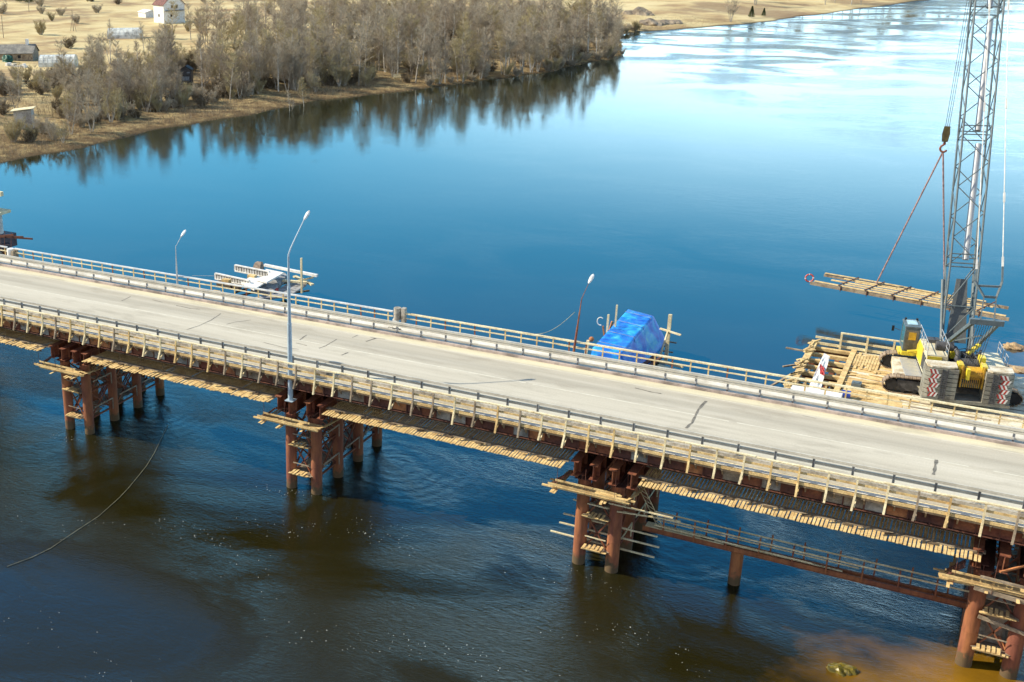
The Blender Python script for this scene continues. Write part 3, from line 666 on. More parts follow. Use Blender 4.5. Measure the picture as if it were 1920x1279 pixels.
# ---- boulder in the shallow water
def rock(loc, sx, sy, sz, name, mat, seed=1):
    rr = random.Random(seed); bmm = bmesh.new(); bmesh.ops.create_icosphere(bmm, subdivisions=4, radius=1)
    for v in bmm.verts:
        n = 1 + .18 * math.sin(v.co.x * 3 + seed) * math.sin(v.co.y * 4 + seed) + .10 * math.sin(v.co.x * 9 + v.co.z * 7 + seed) + .07 * math.sin(v.co.y * 15 - v.co.z * 11 + seed * 3) + rr.uniform(-.025, .025); v.co = Vector((v.co.x * sx, v.co.y * sy, v.co.z * sz)) * n
    me = bpy.data.meshes.new(name); bmm.to_mesh(me); bmm.free(); me.materials.append(mat)
    o = bpy.data.objects.new(name, me); COL.objects.link(o); o.location = loc; return o
M_MOSS = pmat('mossy_wet_rock', (.17, .13, .012), .4, .4, 2.2, second=(.06, .05, .012))
o = rock(at(1577, 1256, 0) + Vector((0, 0, -.22)), 1.0, .8, .55, 'boulder', M_MOSS, 3); tag(o, 'mossy yellow-green boulder just breaking the water at the lower right', 'rock')
M_SAND = pmat('wet_sandstone', (.42, .30, .16), .7, .3, 1.5, second=(.25, .17, .1))
o = rock(at(1902, 652, 0), 1.2, .9, .5, 'boulder', M_SAND, 8); tag(o, 'sandy boulder in the water at the right edge beyond the crane', 'rock')
o = rock(at(1914, 694, 0), 1.6, 1.2, .28, 'boulder', M_SAND, 11); tag(o, 'low flat sandy rock at the right edge behind the counterweight', 'rock')

# ================================================================== NEW PIERS UPSTREAM
# ---- blue tarpaulin tent over a new pier cap
ZT = 8.0
tp = thing('scaffold_pier', 'timber-staged new pier standing in the river below the blue tarpaulin', 'scaffold', (44.3, 35, 0))
for x in (43.2, 45.6):
    for y in (29.5, 35, 40.5):
        bm = MB(); bm.tube([(x, y, -5.5), (x, y, 4.0)], .45, 18); bm.build('pile', M_RUSTPILE, tp, smooth=True)
bm = MB(); bm.box(42.2, 46.6, 27.8, 42.2, 4.0, 4.5); 
for y in np.arange(27, 44, 1.6): bm.box(41.2, 47.6 + R(-.5, .9), y, y + .18, 4.505, 4.63)
bm.build('stage', M_GREYWOOD, tp)
bm = MB(); bm.box(43.0, 45.6, 28.4, 41.6, 4.64, 7.6); bm.build('pier_cap', M_CONCD, tp)
for (u, v, zt, zb, w) in ((1157, 572, 10.4, 4.6, .17), (1141, 590, 9.6, 4.6, .2), (1257, 590, 9.4, 4.0, .34)):
    p = at(u, v, zt); bm = MB(); bm.bar((p.x, p.y, zb), p, w, w); bm.build('post', M_PALEWOOD, tp)
p = at(1254, 622, 7.6); bm = MB(); bm.bar(p + Vector((-1.0, .3, .1)), p + Vector((1.3, -.2, -.1)), .25, .14); bm.bar(p + Vector((-.2, -2.5, -3.0)), p + Vector((3.3, -3.2, -3.1)), .5, .15); bm.bar(p + Vector((-.3, -1.5, -2.9)), p + Vector((2.2, -1.9, -2.9)), .35, .3)
bm.bar(p + Vector((-.1, 0, 0)), p + Vector((-.5, -1.2, -3)), .15); bm.build('board', M_PALEWOOD, tp)
bm = MB(); q = at(1232, 665, 6.4); bm.bar(q, q + Vector((-1.0, -4.0, -.6)), .35, .2); bm.bar(q + Vector((.6, 0, 0)), q + Vector((-.3, -4.0, -.6)), .3, .2); bm.build('dark_beam', M_DARKRUST, tp)
# tarp: wrinkled sheet over a long box
mt = bpy.data.materials.new('blue_tarpaulin'); mt.use_nodes = True; t = mt.node_tree; b = t.nodes['Principled BSDF']
g = nn(t, 'ShaderNodeNewGeometry'); n1 = nn(t, 'ShaderNodeTexNoise', ins={'Scale': .55, 'Detail': 4, 'Roughness': .5, 'Distortion': .8}); t.links.new(g.outputs['Position'], n1.inputs[0])
c = ramp(t, n1.outputs[0], [(.36, (.005, .09, .50)), (.50, (.008, .19, .66)), (.62, (.02, .36, .72)), (.78, (.16, .52, .66))]); t.links.new(c, b.inputs['Base Color'])
b.inputs['Roughness'].default_value = .5; b.inputs['Specular IOR Level'].default_value = .35
def sheet(c00, c10, c11, c01, nu, nv, amp, seed):
    rr = random.Random(seed); vs = []; fs = []
    n = (c10 - c00).cross(c01 - c00).normalized()
    for j in range(nv + 1):
        for i in range(nu + 1):
            a, bb = i / nu, j / nv; p = c00.lerp(c10, a).lerp(c01.lerp(c11, a), bb); e = min(1, 6 * min(a, 1 - a, bb, 1 - bb) + .0)
            p = p + n * amp * e * (math.sin(a * 7 + bb * 13 + seed) * .5 + math.sin(a * 17 - bb * 9 + seed * 2) * .35 + rr.uniform(-.35, .35)); vs.append(p)
    for j in range(nv):
        for i in range(nu): q_ = j * (nu + 1) + i; fs.append((q_, q_ + 1, q_ + nu + 2, q_ + nu + 1))
    return vs, fs
A = [at(1112, 652, ZT), at(1165, 664, ZT), at(1225, 592, ZT), at(1178, 580, ZT)]
bm = MB()
D = [Vector((p.x, p.y, 4.7)) for p in A]; D[0] += Vector((-.4, -.8, 0)); D[1] += Vector((.3, -.8, 0)); D[2] += Vector((1.4, 1.5, 0)); D[3] += Vector((0, 1.5, 0)); D[1] = D[1] + Vector((.9, 0, 0))
bm.add(*sheet(A[0], A[1], A[2], A[3], 12, 30, .07, 1)); bm.add(*sheet(D[0], D[1], A[1], A[0], 12, 10, .10, 2)); bm.add(*sheet(D[1], D[2], A[2], A[1], 26, 10, .08, 3))
bm.add(*sheet(D[2], D[3], A[3], A[2], 10, 10, .12, 4)); bm.add(*sheet(D[3], D[0], A[0], A[3], 26, 10, .1, 5))
tt_ = bm.build('blue_tarpaulin', mt, smooth=False)
sm = tt_.modifiers.new('thick', 'SOLIDIFY'); sm.thickness = .03
tt_.data.polygons.foreach_set('use_smooth', [True] * len(tt_.data.polygons)); tag(tt_, 'bright blue tarpaulin tent draped over a new pier cap behind the railing', 'tarpaulin')
bm = MB()
for fr_c in (.12, .38, .66, .9):
    a_ = A[0].lerp(A[3], fr_c) + Vector((0, 0, .16)); b_ = A[1].lerp(A[2], fr_c) + Vector((0, 0, .16)); bm.tube([a_, a_.lerp(b_, .5) + Vector((0, 0, .02)), b_, b_ + Vector((.5, 0, -2.6))], .022, 5)
ro_ = bm.build('tie_rope', M_HEMP); ro_.parent = tt_
p = at(1109, 636, 8.3)
bmm = bmesh.new(); bmesh.ops.create_uvsphere(bmm, u_segments=16, v_segments=10, radius=.27); me = bpy.data.meshes.new('round_float'); bmm.to_mesh(me); bmm.free(); me.materials.append(M_ORANGE)
o = bpy.data.objects.new('round_float', me); COL.objects.link(o); o.location = p; tag(o, 'orange-brown round float hung beside the left corner of the blue tarpaulin', 'float')
for f_ in me.polygons: f_.use_smooth = True
bm = MB(); bm.bar(p + Vector((-.3, 0, -.2)), Vector((p.x - .5, p.y - .3, 4.6)), .45, .3); bm.bar(p + Vector((-.3, 0, -.5)), p + Vector((-2.6, .4, -.8)), .2, .12); bm.bar(p + Vector((-.6, 0, -1.2)), p + Vector((-3.6, .4, -1.3)), .2, .12)
bm.build('float_staging', M_PALEWOOD, tp)
p = at(1134, 612, 6.6)
bm = MB(); bm.tube([p + Vector((-.5 + .36 * math.cos(a), 0, .5 + .45 * math.sin(a))) for a in np.linspace(.9, 5.0, 14)], .06, 6); tag(bm.build('hose', M_WHITE, smooth=True), 'pale curled hose end left of the blue tarpaulin ridge', 'hose')
bm = MB(); bm.bar(p + Vector((-.3, 0, -1.8)), p + Vector((1.0, .5, .3)), .3, .2); bm.bar(p + Vector((.3, 0, -1.6)), p + Vector((.7, .3, .6)), .2); bm.bar(p + Vector((-.2, 0, 0)), p + Vector((.2, 0, -2)), .15); bm.build('clutter', M_ORANGE, tp)

# ---- formwork pier at the left (white ribbed panels)
fp = thing('formwork_pier', 'new pier under construction with two white ribbed formwork trays left of the tall lamp', 'scaffold', (-3, 36, 0)); ZF = 7.0
for x in (-4.5, -.5):
    for y in (34, 40): bm = MB(); bm.tube([(x, y, -5.5), (x, y, 4.5)], .45, 18); bm.build('pile', M_RUSTPILE, fp, smooth=True)
def ribbed(p0, p1, hgt_, name):
    bm = MB(); d = (p1 - p0); n = d.cross(Vector((0, 0, 1))).normalized() * -1
    bm.cur = 0; bm.bar(p0 + Vector((0, 0, hgt_)), p1 + Vector((0, 0, hgt_)), .30, .14); bm.bar(p0, p1, .30, .12)
    k = 13
    for i in range(k + 1): q_ = p0.lerp(p1, i / k); bm.bar(q_ + Vector((0, 0, .06)), q_ + Vector((0, 0, hgt_ - .07)), .09, .26)
    bm.cur = 1; a = p0 + n * .12; c_ = p1 + n * .12; bm.bar(a + Vector((0, 0, hgt_ / 2)), c_ + Vector((0, 0, hgt_ / 2)), .03, hgt_ - .14)
    return bm.build(name, [M_WHITE, M_GREYWOOD], fp)
zf = 6.6
ribbed(at(404, 523, zf), at(468, 537, zf), .75, 'ribbed_panel'); ribbed(at(441, 508, zf), at(505, 521, zf), .8, 'ribbed_panel')
bm = MB()
def slab(pts, th_): bm.prism(pts, (0, 0, 0), (0, 0, -th_))
slab([at(u, v, 7.0) for u, v in ((476, 543), (505, 524), (470, 518), (452, 530))], .15)
slab([at(u, v, 7.35) for u, v in ((498, 504), (532, 511), (500, 529), (478, 522), (505, 516))], .2)
bm.build('white_panel', M_WHITE, fp)
bm = MB(); slab([at(u, v, 6.4) for u, v in ((500, 527), (534, 511), (538, 516), (512, 546), (470, 542))], .6); slab([at(u, v, 6.0) for u, v in ((512, 548), (545, 528), (575, 533), (540, 556), (470, 560))], .2)
bm.build('form_body', pmat('grey_formwork', (.34, .34, .34), .8, .15, 1, coord='World'), fp)
bm = MB(); bm.bar(at(496, 497, 7.6), at(595, 517, 7.6), .38, .3); bm.build('white_beam', M_WHITE, fp)
bm = MB(); a_ = at(565, 484, 10.3); bm.bar(a_, (a_.x, a_.y, 5.8), .22, .22); bm.bar(at(552, 518, 6.4), at(586, 534, 6.2), .5, .2); bm.bar(at(530, 526, 6.4), at(575, 530, 6.4), .4, .25); bm.bar(at(545, 530, 6.2), at(588, 520, 7), .12, .2); bm.build('post_and_boards', M_PALEWOOD, fp)
bm = MB(); c_ = at(484, 497, 7.2); bm.add([c_ + Vector(q_) for q_ in ((-.7, -.4, -.5), (.5, -.5, -.6), (.7, .4, -.5), (-.5, .5, -.4), (-.4, -.2, .3), (.6, -.1, .55), (.5, .35, .4), (-.4, .4, .35))], [(0, 1, 2, 3), (4, 5, 6, 7), (0, 1, 5, 4), (1, 2, 6, 5), (2, 3, 7, 6), (3, 0, 4, 7)])
tag(bm.build('rubble_bag', pmat('brown_bag', (.38, .30, .24), .9, .2, 2)), 'brown lumpy bag on the white formwork pier', 'bag')
bm = MB()
for (a_, b_) in (((440, 549), (520, 520)), ((450, 555), (545, 528)), ((500, 560), (560, 535)), ((470, 560), (580, 545)), ((520, 545), (560, 540))): bm.bar(at(*a_, 5.6), at(*b_, 5.6), .2, .2)
for (u, v) in ((415, 528), (430, 533), (445, 535)): q_ = at(u, v, 6.9); bm.box(q_.x - .5, q_.x + .4, q_.y - .4, q_.y + .4, 6.4, 6.95)
bm.build('stage_beams', M_DARKWOOD, fp)
bm = MB()
for (u, v) in ((473, 516), (425, 524), (405, 545), (420, 548)): q_ = at(u, v, 7.2); bm.box(q_.x - .55, q_.x + .5, q_.y - .35, q_.y + .3, 6.7, 7.0 + R(0, .25))
bm.build('timber_pile', M_NEWWOOD, fp)
q_ = at(512, 541, 6.3); bm = MB(); bm.box(q_.x - .5, q_.x + .6, q_.y - .3, q_.y + .3, 6.0, 6.35); tag(bm.build('red_crate', M_RED), 'small red crate on the dark stage of the formwork pier', 'crate')
bm = MB(); bm.tube([at(360, 517, 7.2), at(403, 517.5, 7.1)], .025, 5); tag(bm.build('stay_wire', M_WHITE), 'taut white wire running left from the ribbed formwork tray', 'wire')
# ---- left edge pier
lp = thing('column_pier', 'tall concrete column with stacked beams at the left edge beyond the railing', 'scaffold', (-42, 32, 0))
q_ = at(-2, 447, 9.0); bm = MB(); bm.tube([(q_.x - .3, q_.y, -5.5), (q_.x - .3, q_.y, 12.6)], .95, 20); bm.build('column', M_CONC, lp, smooth=True)
cx, cy = q_.x - .3, q_.y
bm = MB(); bm.box(cx - 4, cx + 1.9, cy - 1.2, cy + 1.2, 12.6, 13.0); bm.box(cx - 4, cx + 1.3, cy - 1, cy - .5, 13.9, 14.4); bm.box(cx - 4, cx + 1.2, cy + .3, cy + .8, 14.9, 15.5); bm.box(cx - 1, cx - .4, cy - 1, cy + .8, 13.01, 15.2); bm.build('stacked_beam', M_PALEWOOD, lp)
bm = MB(); bm.box(cx - 4, cx + 3.4, cy - 2.6, cy - .5, 8.5, 8.8); bm.box(cx - 4, cx + 2.2, cy - 1.6, cy + 1.5, 7.9, 9.7); bm.build('steel_box', pmat('dark_violet_steel', (.10, .07, .08), .6, .2, 1), lp)
bm = MB()
for k in range(3): bm.bar((cx - 1, cy - 3.2 + k * .9, 9.6), (cx + 6.2 + k * .5, cy - 3.0 + k * 1.2, 10.9 - k * .5), .16, .22)
for x in (3.6, 4.8): bm.bar((cx + x, cy - 2.4, 8.4), (cx + x, cy - 2.0, 10.8), .06)
bm.build('outrigger_beam', M_DARKRUST, lp)
bm = MB(); bm.tube([(cx + 1.5, cy, -5.5), (cx + 1.5, cy, 7.9)], .5, 16); bm.build('pile', M_RUSTPILE, lp, smooth=True)

# ================================================================== CRANE PLATFORM
ZP = 10.3
wp = thing('work_platform', 'timber decked work platform on piles carrying the crawler crane', 'platform', (80, 26, 0))
bm = MB(); y = 17.2; row = 0
while y < 32.4:
    x = 66.4 + R(-.5, .3); w = R(.28, .36)
    while x < 112:
        L_ = R(4.5, 6.5); bm.cur = 2 if x < 67.5 and random.random() < .7 else random.choices((0, 1), (12, 1))[0]; bm.box(x, x + L_ - .03, y, y + w - .02, ZP - .22, ZP + R(-.03, .0)); x += L_
    y += w
bm.build('deck', [pmat('dusty_timber_mat', (.72, .68, .54), .9, .2, 1.0, second=(.50, .43, .29), coord='World', bump=.2), M_GREYWOOD, M_NEWWOOD], wp)
bm = MB()
for y in (17.4, 21, 25, 29, 32.0): bm.ibeam((62.9, y, ZP - .55), (112, y, ZP - .55), .4, .62, .05)
for x in (65, 72, 78, 84, 90, 96, 102, 108): bm.ibeam((x, 16.8, ZP - 1.15), (x, 32.8, ZP - 1.15), .4, .56, .05)
bm.build('steel_frame', M_RUST, wp)
for x in (65.5, 74, 84, 96, 108):
    for y in (28, 32) if x < 80 else (18, 26, 32): bm = MB(); bm.tube([(x, y, -5.5), (x, y, ZP - 1.44)], .45, 16); bm.build('pile', M_RUSTPILE, wp, smooth=True)
bm = MB()
for k in range(9):
    y = 17.4 + k * 1.8; bm.box(62.5 + R(-.4, .2), 66.4, y, y + .42, ZP - .3, ZP + .02)
bm.box(62.5, 63.05, 17.0, 33.0, ZP + .065, ZP + .34); bm.box(66.0, 66.45, 17.0, 32.4, ZP + .025, ZP + .16)
for k in range(22): y = R(17, 32.5); bm.bar((62.3 + R(-.2, .5), y, ZP + .40), (62.7 + R(-.1, .5), y + R(.4, 1.6), ZP + .40), .2, .1)
bm.build('open_joist', M_NEWWOOD, wp)
bm = MB()
for k in range(22): y = 17.8 + R(0, 13); x = R(66.4, 68.5); bm.bar((x, y, ZP + .06), (x + R(.5, 2.2), y + R(-.3, .3), ZP + .06), .14, .05)
for k in range(9): x = 66.5 + k * .24; bm.box(x, x + .2, 27.8 + R(-1, 1), 31.8 + R(-.5, .4), ZP + .03, ZP + .09)
bm.build('loose_boards', M_NEWWOOD, wp)
# back railing
bm = MB(); pr = [at(1560, 660, ZP + .2), at(1595, 669, ZP + .2), at(1633, 676, ZP + .2)]
yb = 32.4
for x in (65.0, 67.2, 69.4, 71.6): bm.bar((x, yb, ZP - .3), (x, yb, ZP + 1.55), .17)
bm.bar((64.9, yb, ZP + 1.6), (72, yb, ZP + 1.6), .18, .12); bm.bar((62.8, yb + .1, ZP + .85), (72, yb + .1, ZP + .75), .08, .2); bm.bar((62.6, yb + .15, ZP + .25), (72, yb + .1, ZP + .2), .1, .24)
bm.build('back_railing', M_PALEWOOD, wp)
bm = MB()
for (a_, b_) in (((60.4, 32.2, 9.7), (63.3, 32.0, 9.7)), ((60.0, 26, 7.6), (63.5, 31.9, 9.2)), ((60.6, 30.4, 8.4), (63.0, 32.0, 8.8)), ((60.0, 22, 4.6), (63.2, 31.8, 8.8)), ((60.9, 22, 4.6), (63.6, 31.8, 8.8))): bm.bar(a_, b_, .2, .12)
bm.build('raking_board', M_GREYWOOD, wp)
# front edge: scaffold frames, cables and clutter seen through the bridge railing
bm = MB()
for k in range(30):
    x = 63 + k * 1.65; bm.bar((x, 16.4, 9.2), (x + R(-.1, .1), 16.1, 11.0), .14, .14)
for z in (10.0, 10.9): bm.bar((59.5, 16.2, z), (112, 16.2, z), .09, .2)
for k in range(40): x = 60 + R(0, 50); bm.box(x, x + R(.3, .9), 15.1, 16.9, 9.95 + R(0, .2), 10.35)
bm.build('front_scaffold', M_NEWWOOD, wp)
bm = MB()
for k in range(110): x = 61 + k * .4; bm.box(x, x + .2, 14.62, 15.0, 11.2, 11.26 + R(0, .12))
bm.build('short_boards', M_PALEWOOD, wp)
# white sheet + red cloth
bm = MB(); q = [at(1545, 662, ZP + .35), at(1556, 668, ZP + .35), at(1537, 735, ZP + .35), at(1512, 735, ZP + .35)]
bm.add(*sheet(q[3], q[2], q[1], q[0], 6, 22, .12, 9)); o = bm.build('white_sheet', M_WHITE, smooth=False); o.modifiers.new('thick', 'SOLIDIFY').thickness = .05
tag(o, 'crumpled white plastic sheet lying across the open joists of the work platform', 'plastic sheet')
bm = MB(); q = [at(1538, 682, ZP + .55), at(1546, 690, ZP + .55), at(1546, 703, ZP + .5), at(1537, 700, ZP + .5)]; bm.add(*sheet(q[3], q[2], q[1], q[0], 5, 6, .12, 4)); o = bm.build('red_cloth', M_RED); o.modifiers.new('thick', 'SOLIDIFY').thickness = .05
tag(o, 'red cloth lying on the white plastic sheet', 'cloth')
q_ = at(1527, 737, ZP + .1); bm = MB(); bm.box(q_.x - 1.7, q_.x + 2.2, 17.0, 18.9, ZP + .07, ZP + .75); tag(bm.build('white_container', M_WHITE), 'low white box on the platform edge just behind the bridge railing', 'box')
q_ = at(1605, 723, ZP); bm = MB(); bm.box(q_.x - .35, q_.x + .4, q_.y - .4, q_.y + .4, ZP + .02, ZP + .3); bm.box(q_.x - .2, q_.x + .25, q_.y - .25, q_.y + .2, ZP + .302, ZP + .36); tag(bm.build('grey_toolbox', M_BLUEGREY), 'small grey toolbox on the bare planks left of the crane track', 'toolbox')
q_ = at(1586, 740, ZP + .3); bm = MB(); bm.tube([(q_.x - .35, q_.y, ZP + .35), (q_.x + .35, q_.y, ZP + .35)], .33, 14); tag(bm.build('blue_drum', pmat('blue_plastic', (.03, .07, .4), .4, .1, 2), smooth=True), 'small dark blue drum lying behind the railing left of the crane', 'drum')
# red and white barrier right
bm = MB()
for k in range(14): bm.cur = k % 2; x = 80.3 + k * .42; bm.box(x, x + .42 - .002, 15.3, 15.42, 11.35, 11.62)
tag(bm.build('striped_barrier', [M_RED, M_WHITE]), 'red and white striped board behind the railing at the right edge', 'barrier board')
bm = MB()
for k in range(5): bm.box(79.5, 90, 15.6 + k * .35, 15.9 + k * .35, 10.7 + .02 * k, 10.9 + .02 * k)
tag(bm.build('timber_stack', M_PALEWOOD), 'pale planks stacked at the right edge below the striped board', 'planks')

# ================================================================== CRAWLER CRANE
CO = Vector((74.7, 27.3, ZP)); HT = math.radians(11); TRK = math.radians(8)
cr = thing('crawler_crane', 'yellow and grey lattice boom crawler crane standing on the timber platform', 'crane', (0, 0, 0)); cr['origin'] = (0, 0, 0)
TU = Matrix.Translation(CO) @ Matrix.Rotation(HT, 4, 'Z'); TL = Matrix.Translation(CO) @ Matrix.Rotation(TRK, 4, 'Z')
def U(x, y, z): return TU @ Vector((x, y, z))
# tracks (run across, along local x of the lower works)
for k, yc in enumerate((-3.05, 3.05)):
    prof = [(-5.7, .45), (-5.3, .12), (-4.8, .02), (3.5, .02), (4.0, .12), (4.4, .45), (4.4, .85), (4.0, 1.25), (3.5, 1.38), (-4.8, 1.38), (-5.3, 1.25), (-5.7, .85)]
    inner = [(x * .965, .61 + (z - .61) * .80) for x, z in prof]
    bm = MB(); n = len(prof)
    path = []
    for i in range(n):
        a = Vector((prof[i][0], 0, prof[i][1])); b_ = Vector((prof[(i + 1) % n][0], 0, prof[(i + 1) % n][1])); L_ = (b_ - a).length; m_ = max(1, int(round(L_ / .30)))
        for s in range(m_): path.append((a.lerp(b_, s / m_), a.lerp(b_, (s + 1) / m_)))
    for a, b_ in path:
        d = (b_ - a).normalized(); nrm = Vector((d.z, 0, -d.x)); m0 = a + (b_ - a) * .06; m1 = b_ - (b_ - a) * .06
        vs = [TL @ (p + Vector((0, yc + sy * .48, 0)) + nrm * o_) for o_ in (0, .09) for p in (m0, m1) for sy in (-1, 1)]
        bm.add(vs, [(0, 1, 3, 2), (4, 6, 7, 5), (0, 4, 5, 1), (2, 3, 7, 6), (0, 2, 6, 4), (1, 5, 7, 3)])
    tk = bm.build('track', pmat('dusty_track_shoes', (.33, .25, .17), .85, .3, 2, second=(.18, .13, .09), coord='World'), cr)
    bm = MB(); bm.box(-4.7, 3.6, yc - .36, yc + .36, .26, 1.15, TL); bm.build('track_frame', M_STEELD, tk)
    bm = MB()
    for x in np.linspace(-5.1, 3.9, 11):
        r_ = .48 if x > 3.5 or x < -4.8 else .17; z = .69 if r_ > .3 else .28
        bm.tube([TL @ Vector((x, yc - .42, z)), TL @ Vector((x, yc + .42, z))], r_, 14)
    bm.build('wheel', M_BLACK, tk, smooth=True)
    bm = MB(); bm.prism([TL @ Vector((-3.2, yc - .372, .82)), TL @ Vector((-2.2, yc - .372, .82)), TL @ Vector((-2.4, yc - .372, .58)), TL @ Vector((-3.0, yc - .372, .58))], (0, 0, 0), tuple(TL.to_3x3() @ Vector((0, -.02, 0)))); bm.build('side_plate', M_CREAM, tk)
bm = MB(); bm.box(-2.4, 2.4, -2.6, 2.6, .45, 1.25, TL); bm.box(-3.3, -2.45, -2.2, 2.2, .35, .69, TL); bm.tube([TL @ Vector((0, 0, 1.25)), TL @ Vector((0, 0, 1.62))], 1.3, 28); bm.build('carbody', M_CREAM, cr)
bm = MB(); bm.box(-4.9, -2.45, -2.3, 2.3, .70, 1.28, TL); bm.build('carbody_weight', pmat('dusty_white_paint', (.66, .63, .52), .7, .2, .8, second=(.45, .36, .22), coord='World'), cr)
# upper works
bm = MB(); bm.box(-1.7, 1.7, -4.6, 3.1, 1.64, 2.0, TU); bm.box(-1.25, -1.0, -4.6, 3.4, 2.0, 2.7, TU); bm.box(1.0, 1.25, -4.6, 3.4, 2.0, 2.7, TU); bm.build('turntable_frame', M_BLUEGREY, cr)
bm = MB(); bm.prism([Vector((-3.0, y, z)) for y, z in ((-3.1, 1.7), (2.1, 1.7), (2.1, 2.9), (1.2, 3.6), (-3.1, 3.6))], (0, 0, 0), (1.55, 0, 0), TU); bm.build('engine_house', M_CREAM, cr)
bm = MB(); bm.prism([Vector((-3.06, y, z)) for y, z in ((-1.2, 1.9), (1.9, 1.9), (1.9, 2.8), (1.1, 3.5), (-1.2, 3.5))], (0, 0, 0), (.055, 0, 0), TU)
bm.prism([Vector((x, -3.16, z)) for x, z in ((-2.95, 1.9), (-1.6, 1.9), (-1.9, 3.5), (-2.95, 3.5))], (0, 0, 0), (0, .055, 0), TU); bm.build('yellow_panel', M_YEL, cr)
bm = MB(); bm.tube([U(-2.2, -1.4, 3.95), U(-.9, -1.4, 3.95)], .38, 16); bm.tube([U(-.8, -1.4, 3.9), U(-.6, -2.0, 3.7), U(-.6, -2.2, 3.2)], .2, 10); bm.box(-2.6, -1.7, .2, 1.0, 3.605, 3.9, TU); bm.build('silencer', M_STEELD, cr, smooth=True)
bm = MB(); bm.prism([Vector((1.5, y, z)) for y, z in ((-3.1, 1.7), (1.6, 1.7), (1.6, 2.5), (.9, 3.0), (-3.1, 3.0))], (0, 0, 0), (1.4, 0, 0), TU); bm.build('tank_housing', M_CREAM, cr)
# cab
cb = MB(); cx0, cx1, cy0, cy1, cz0, cz1 = -4.15, -2.95, 1.9, 4.0, 2.1, 4.25
def cabp(x, y, z): return U(x, y, z)
cb.cur = 0
cb.box(cx0, cx1, cy0, cy1, cz0, cz0 + .35, TU); cb.box(cx0, cx1, cy0, cy0 + .08, cz0 + .35, cz1, TU)
for (x, y) in ((cx0, cy1 - .1), (cx1 - .1, cy1 - .1), (cx0, cy0 + .08), (cx1 - .1, cy0 + .08)): cb.box(x, x + .1, y, y + .1, cz0 + .35, cz1, TU)
cb.box(cx0 - .04, cx1 + .04, cy0 - .04, cy1 + .08, cz1, cz1 + .12, TU)
cab = cb.build('cab', M_BLUEGREY, cr)
bm = MB(); bm.box(cx0 + .03, cx1 - .03, cy0 + .2, cy1 - .03, cz0 + .36, cz1 - .01, TU); bm.build('window', M_CABG, cab)
bm = MB(); bm.box(cx0 + .12, cx1 - .12, cy0 - .012, cy0 - .002, cz0 + .1, cz1 - .25, TU); bm.build('rear_panel', pmat('brown_grey_panel', (.20, .18, .14), .7, .1, 1), cab)
bm = MB(); bm.box(cx0 + .32, cx1 - .3, cy0 - .022, cy0 - .014, cz0 + 1.05, cz0 + 1.75, TU); bm.build('yellow_decal', M_ORYEL, cab)
bm = MB(); bm.box(cx0 + .2, cx1 - .2, cy0 + .5, cy1 - .3, cz1 + .122, cz1 + .17, TU); bm.build('roof_window', pmat('roof_glass', (.45, .6, .62), .2, .1, 2), cab)
bm = MB(); bm.tube([U(cx0 - .1, cy1, cz0 + 1.2), U(cx0 - .6, cy1 + .3, cz0 + 1.3)], .025, 6); bm.box(cx0 - .75, cx0 - .55, cy1 + .25, cy1 + .3, cz0 + 1.0, cz0 + 1.5, TU)
for x in (cx0 + .1, cx1 - .2): bm.box(x, x + .15, cy1 - .2, cy1, cz1 + .122, cz1 + .3, TU)
bm.build('mirror', M_BLACK, cab)
bm = MB(); bm.box(-4.2, -1.6, 1.7, 3.2, 1.75, 2.08, TU); bm.box(-4.3, -2.9, 2.6, 4.2, 1.5, 1.74, TU); bm.tube([U(-3.8, 1.5, 2.2), U(-3.0, 1.5, 2.35), U(-1.9, 1.2, 2.2)], .13, 8); bm.build('cab_support', M_YEL, cr)
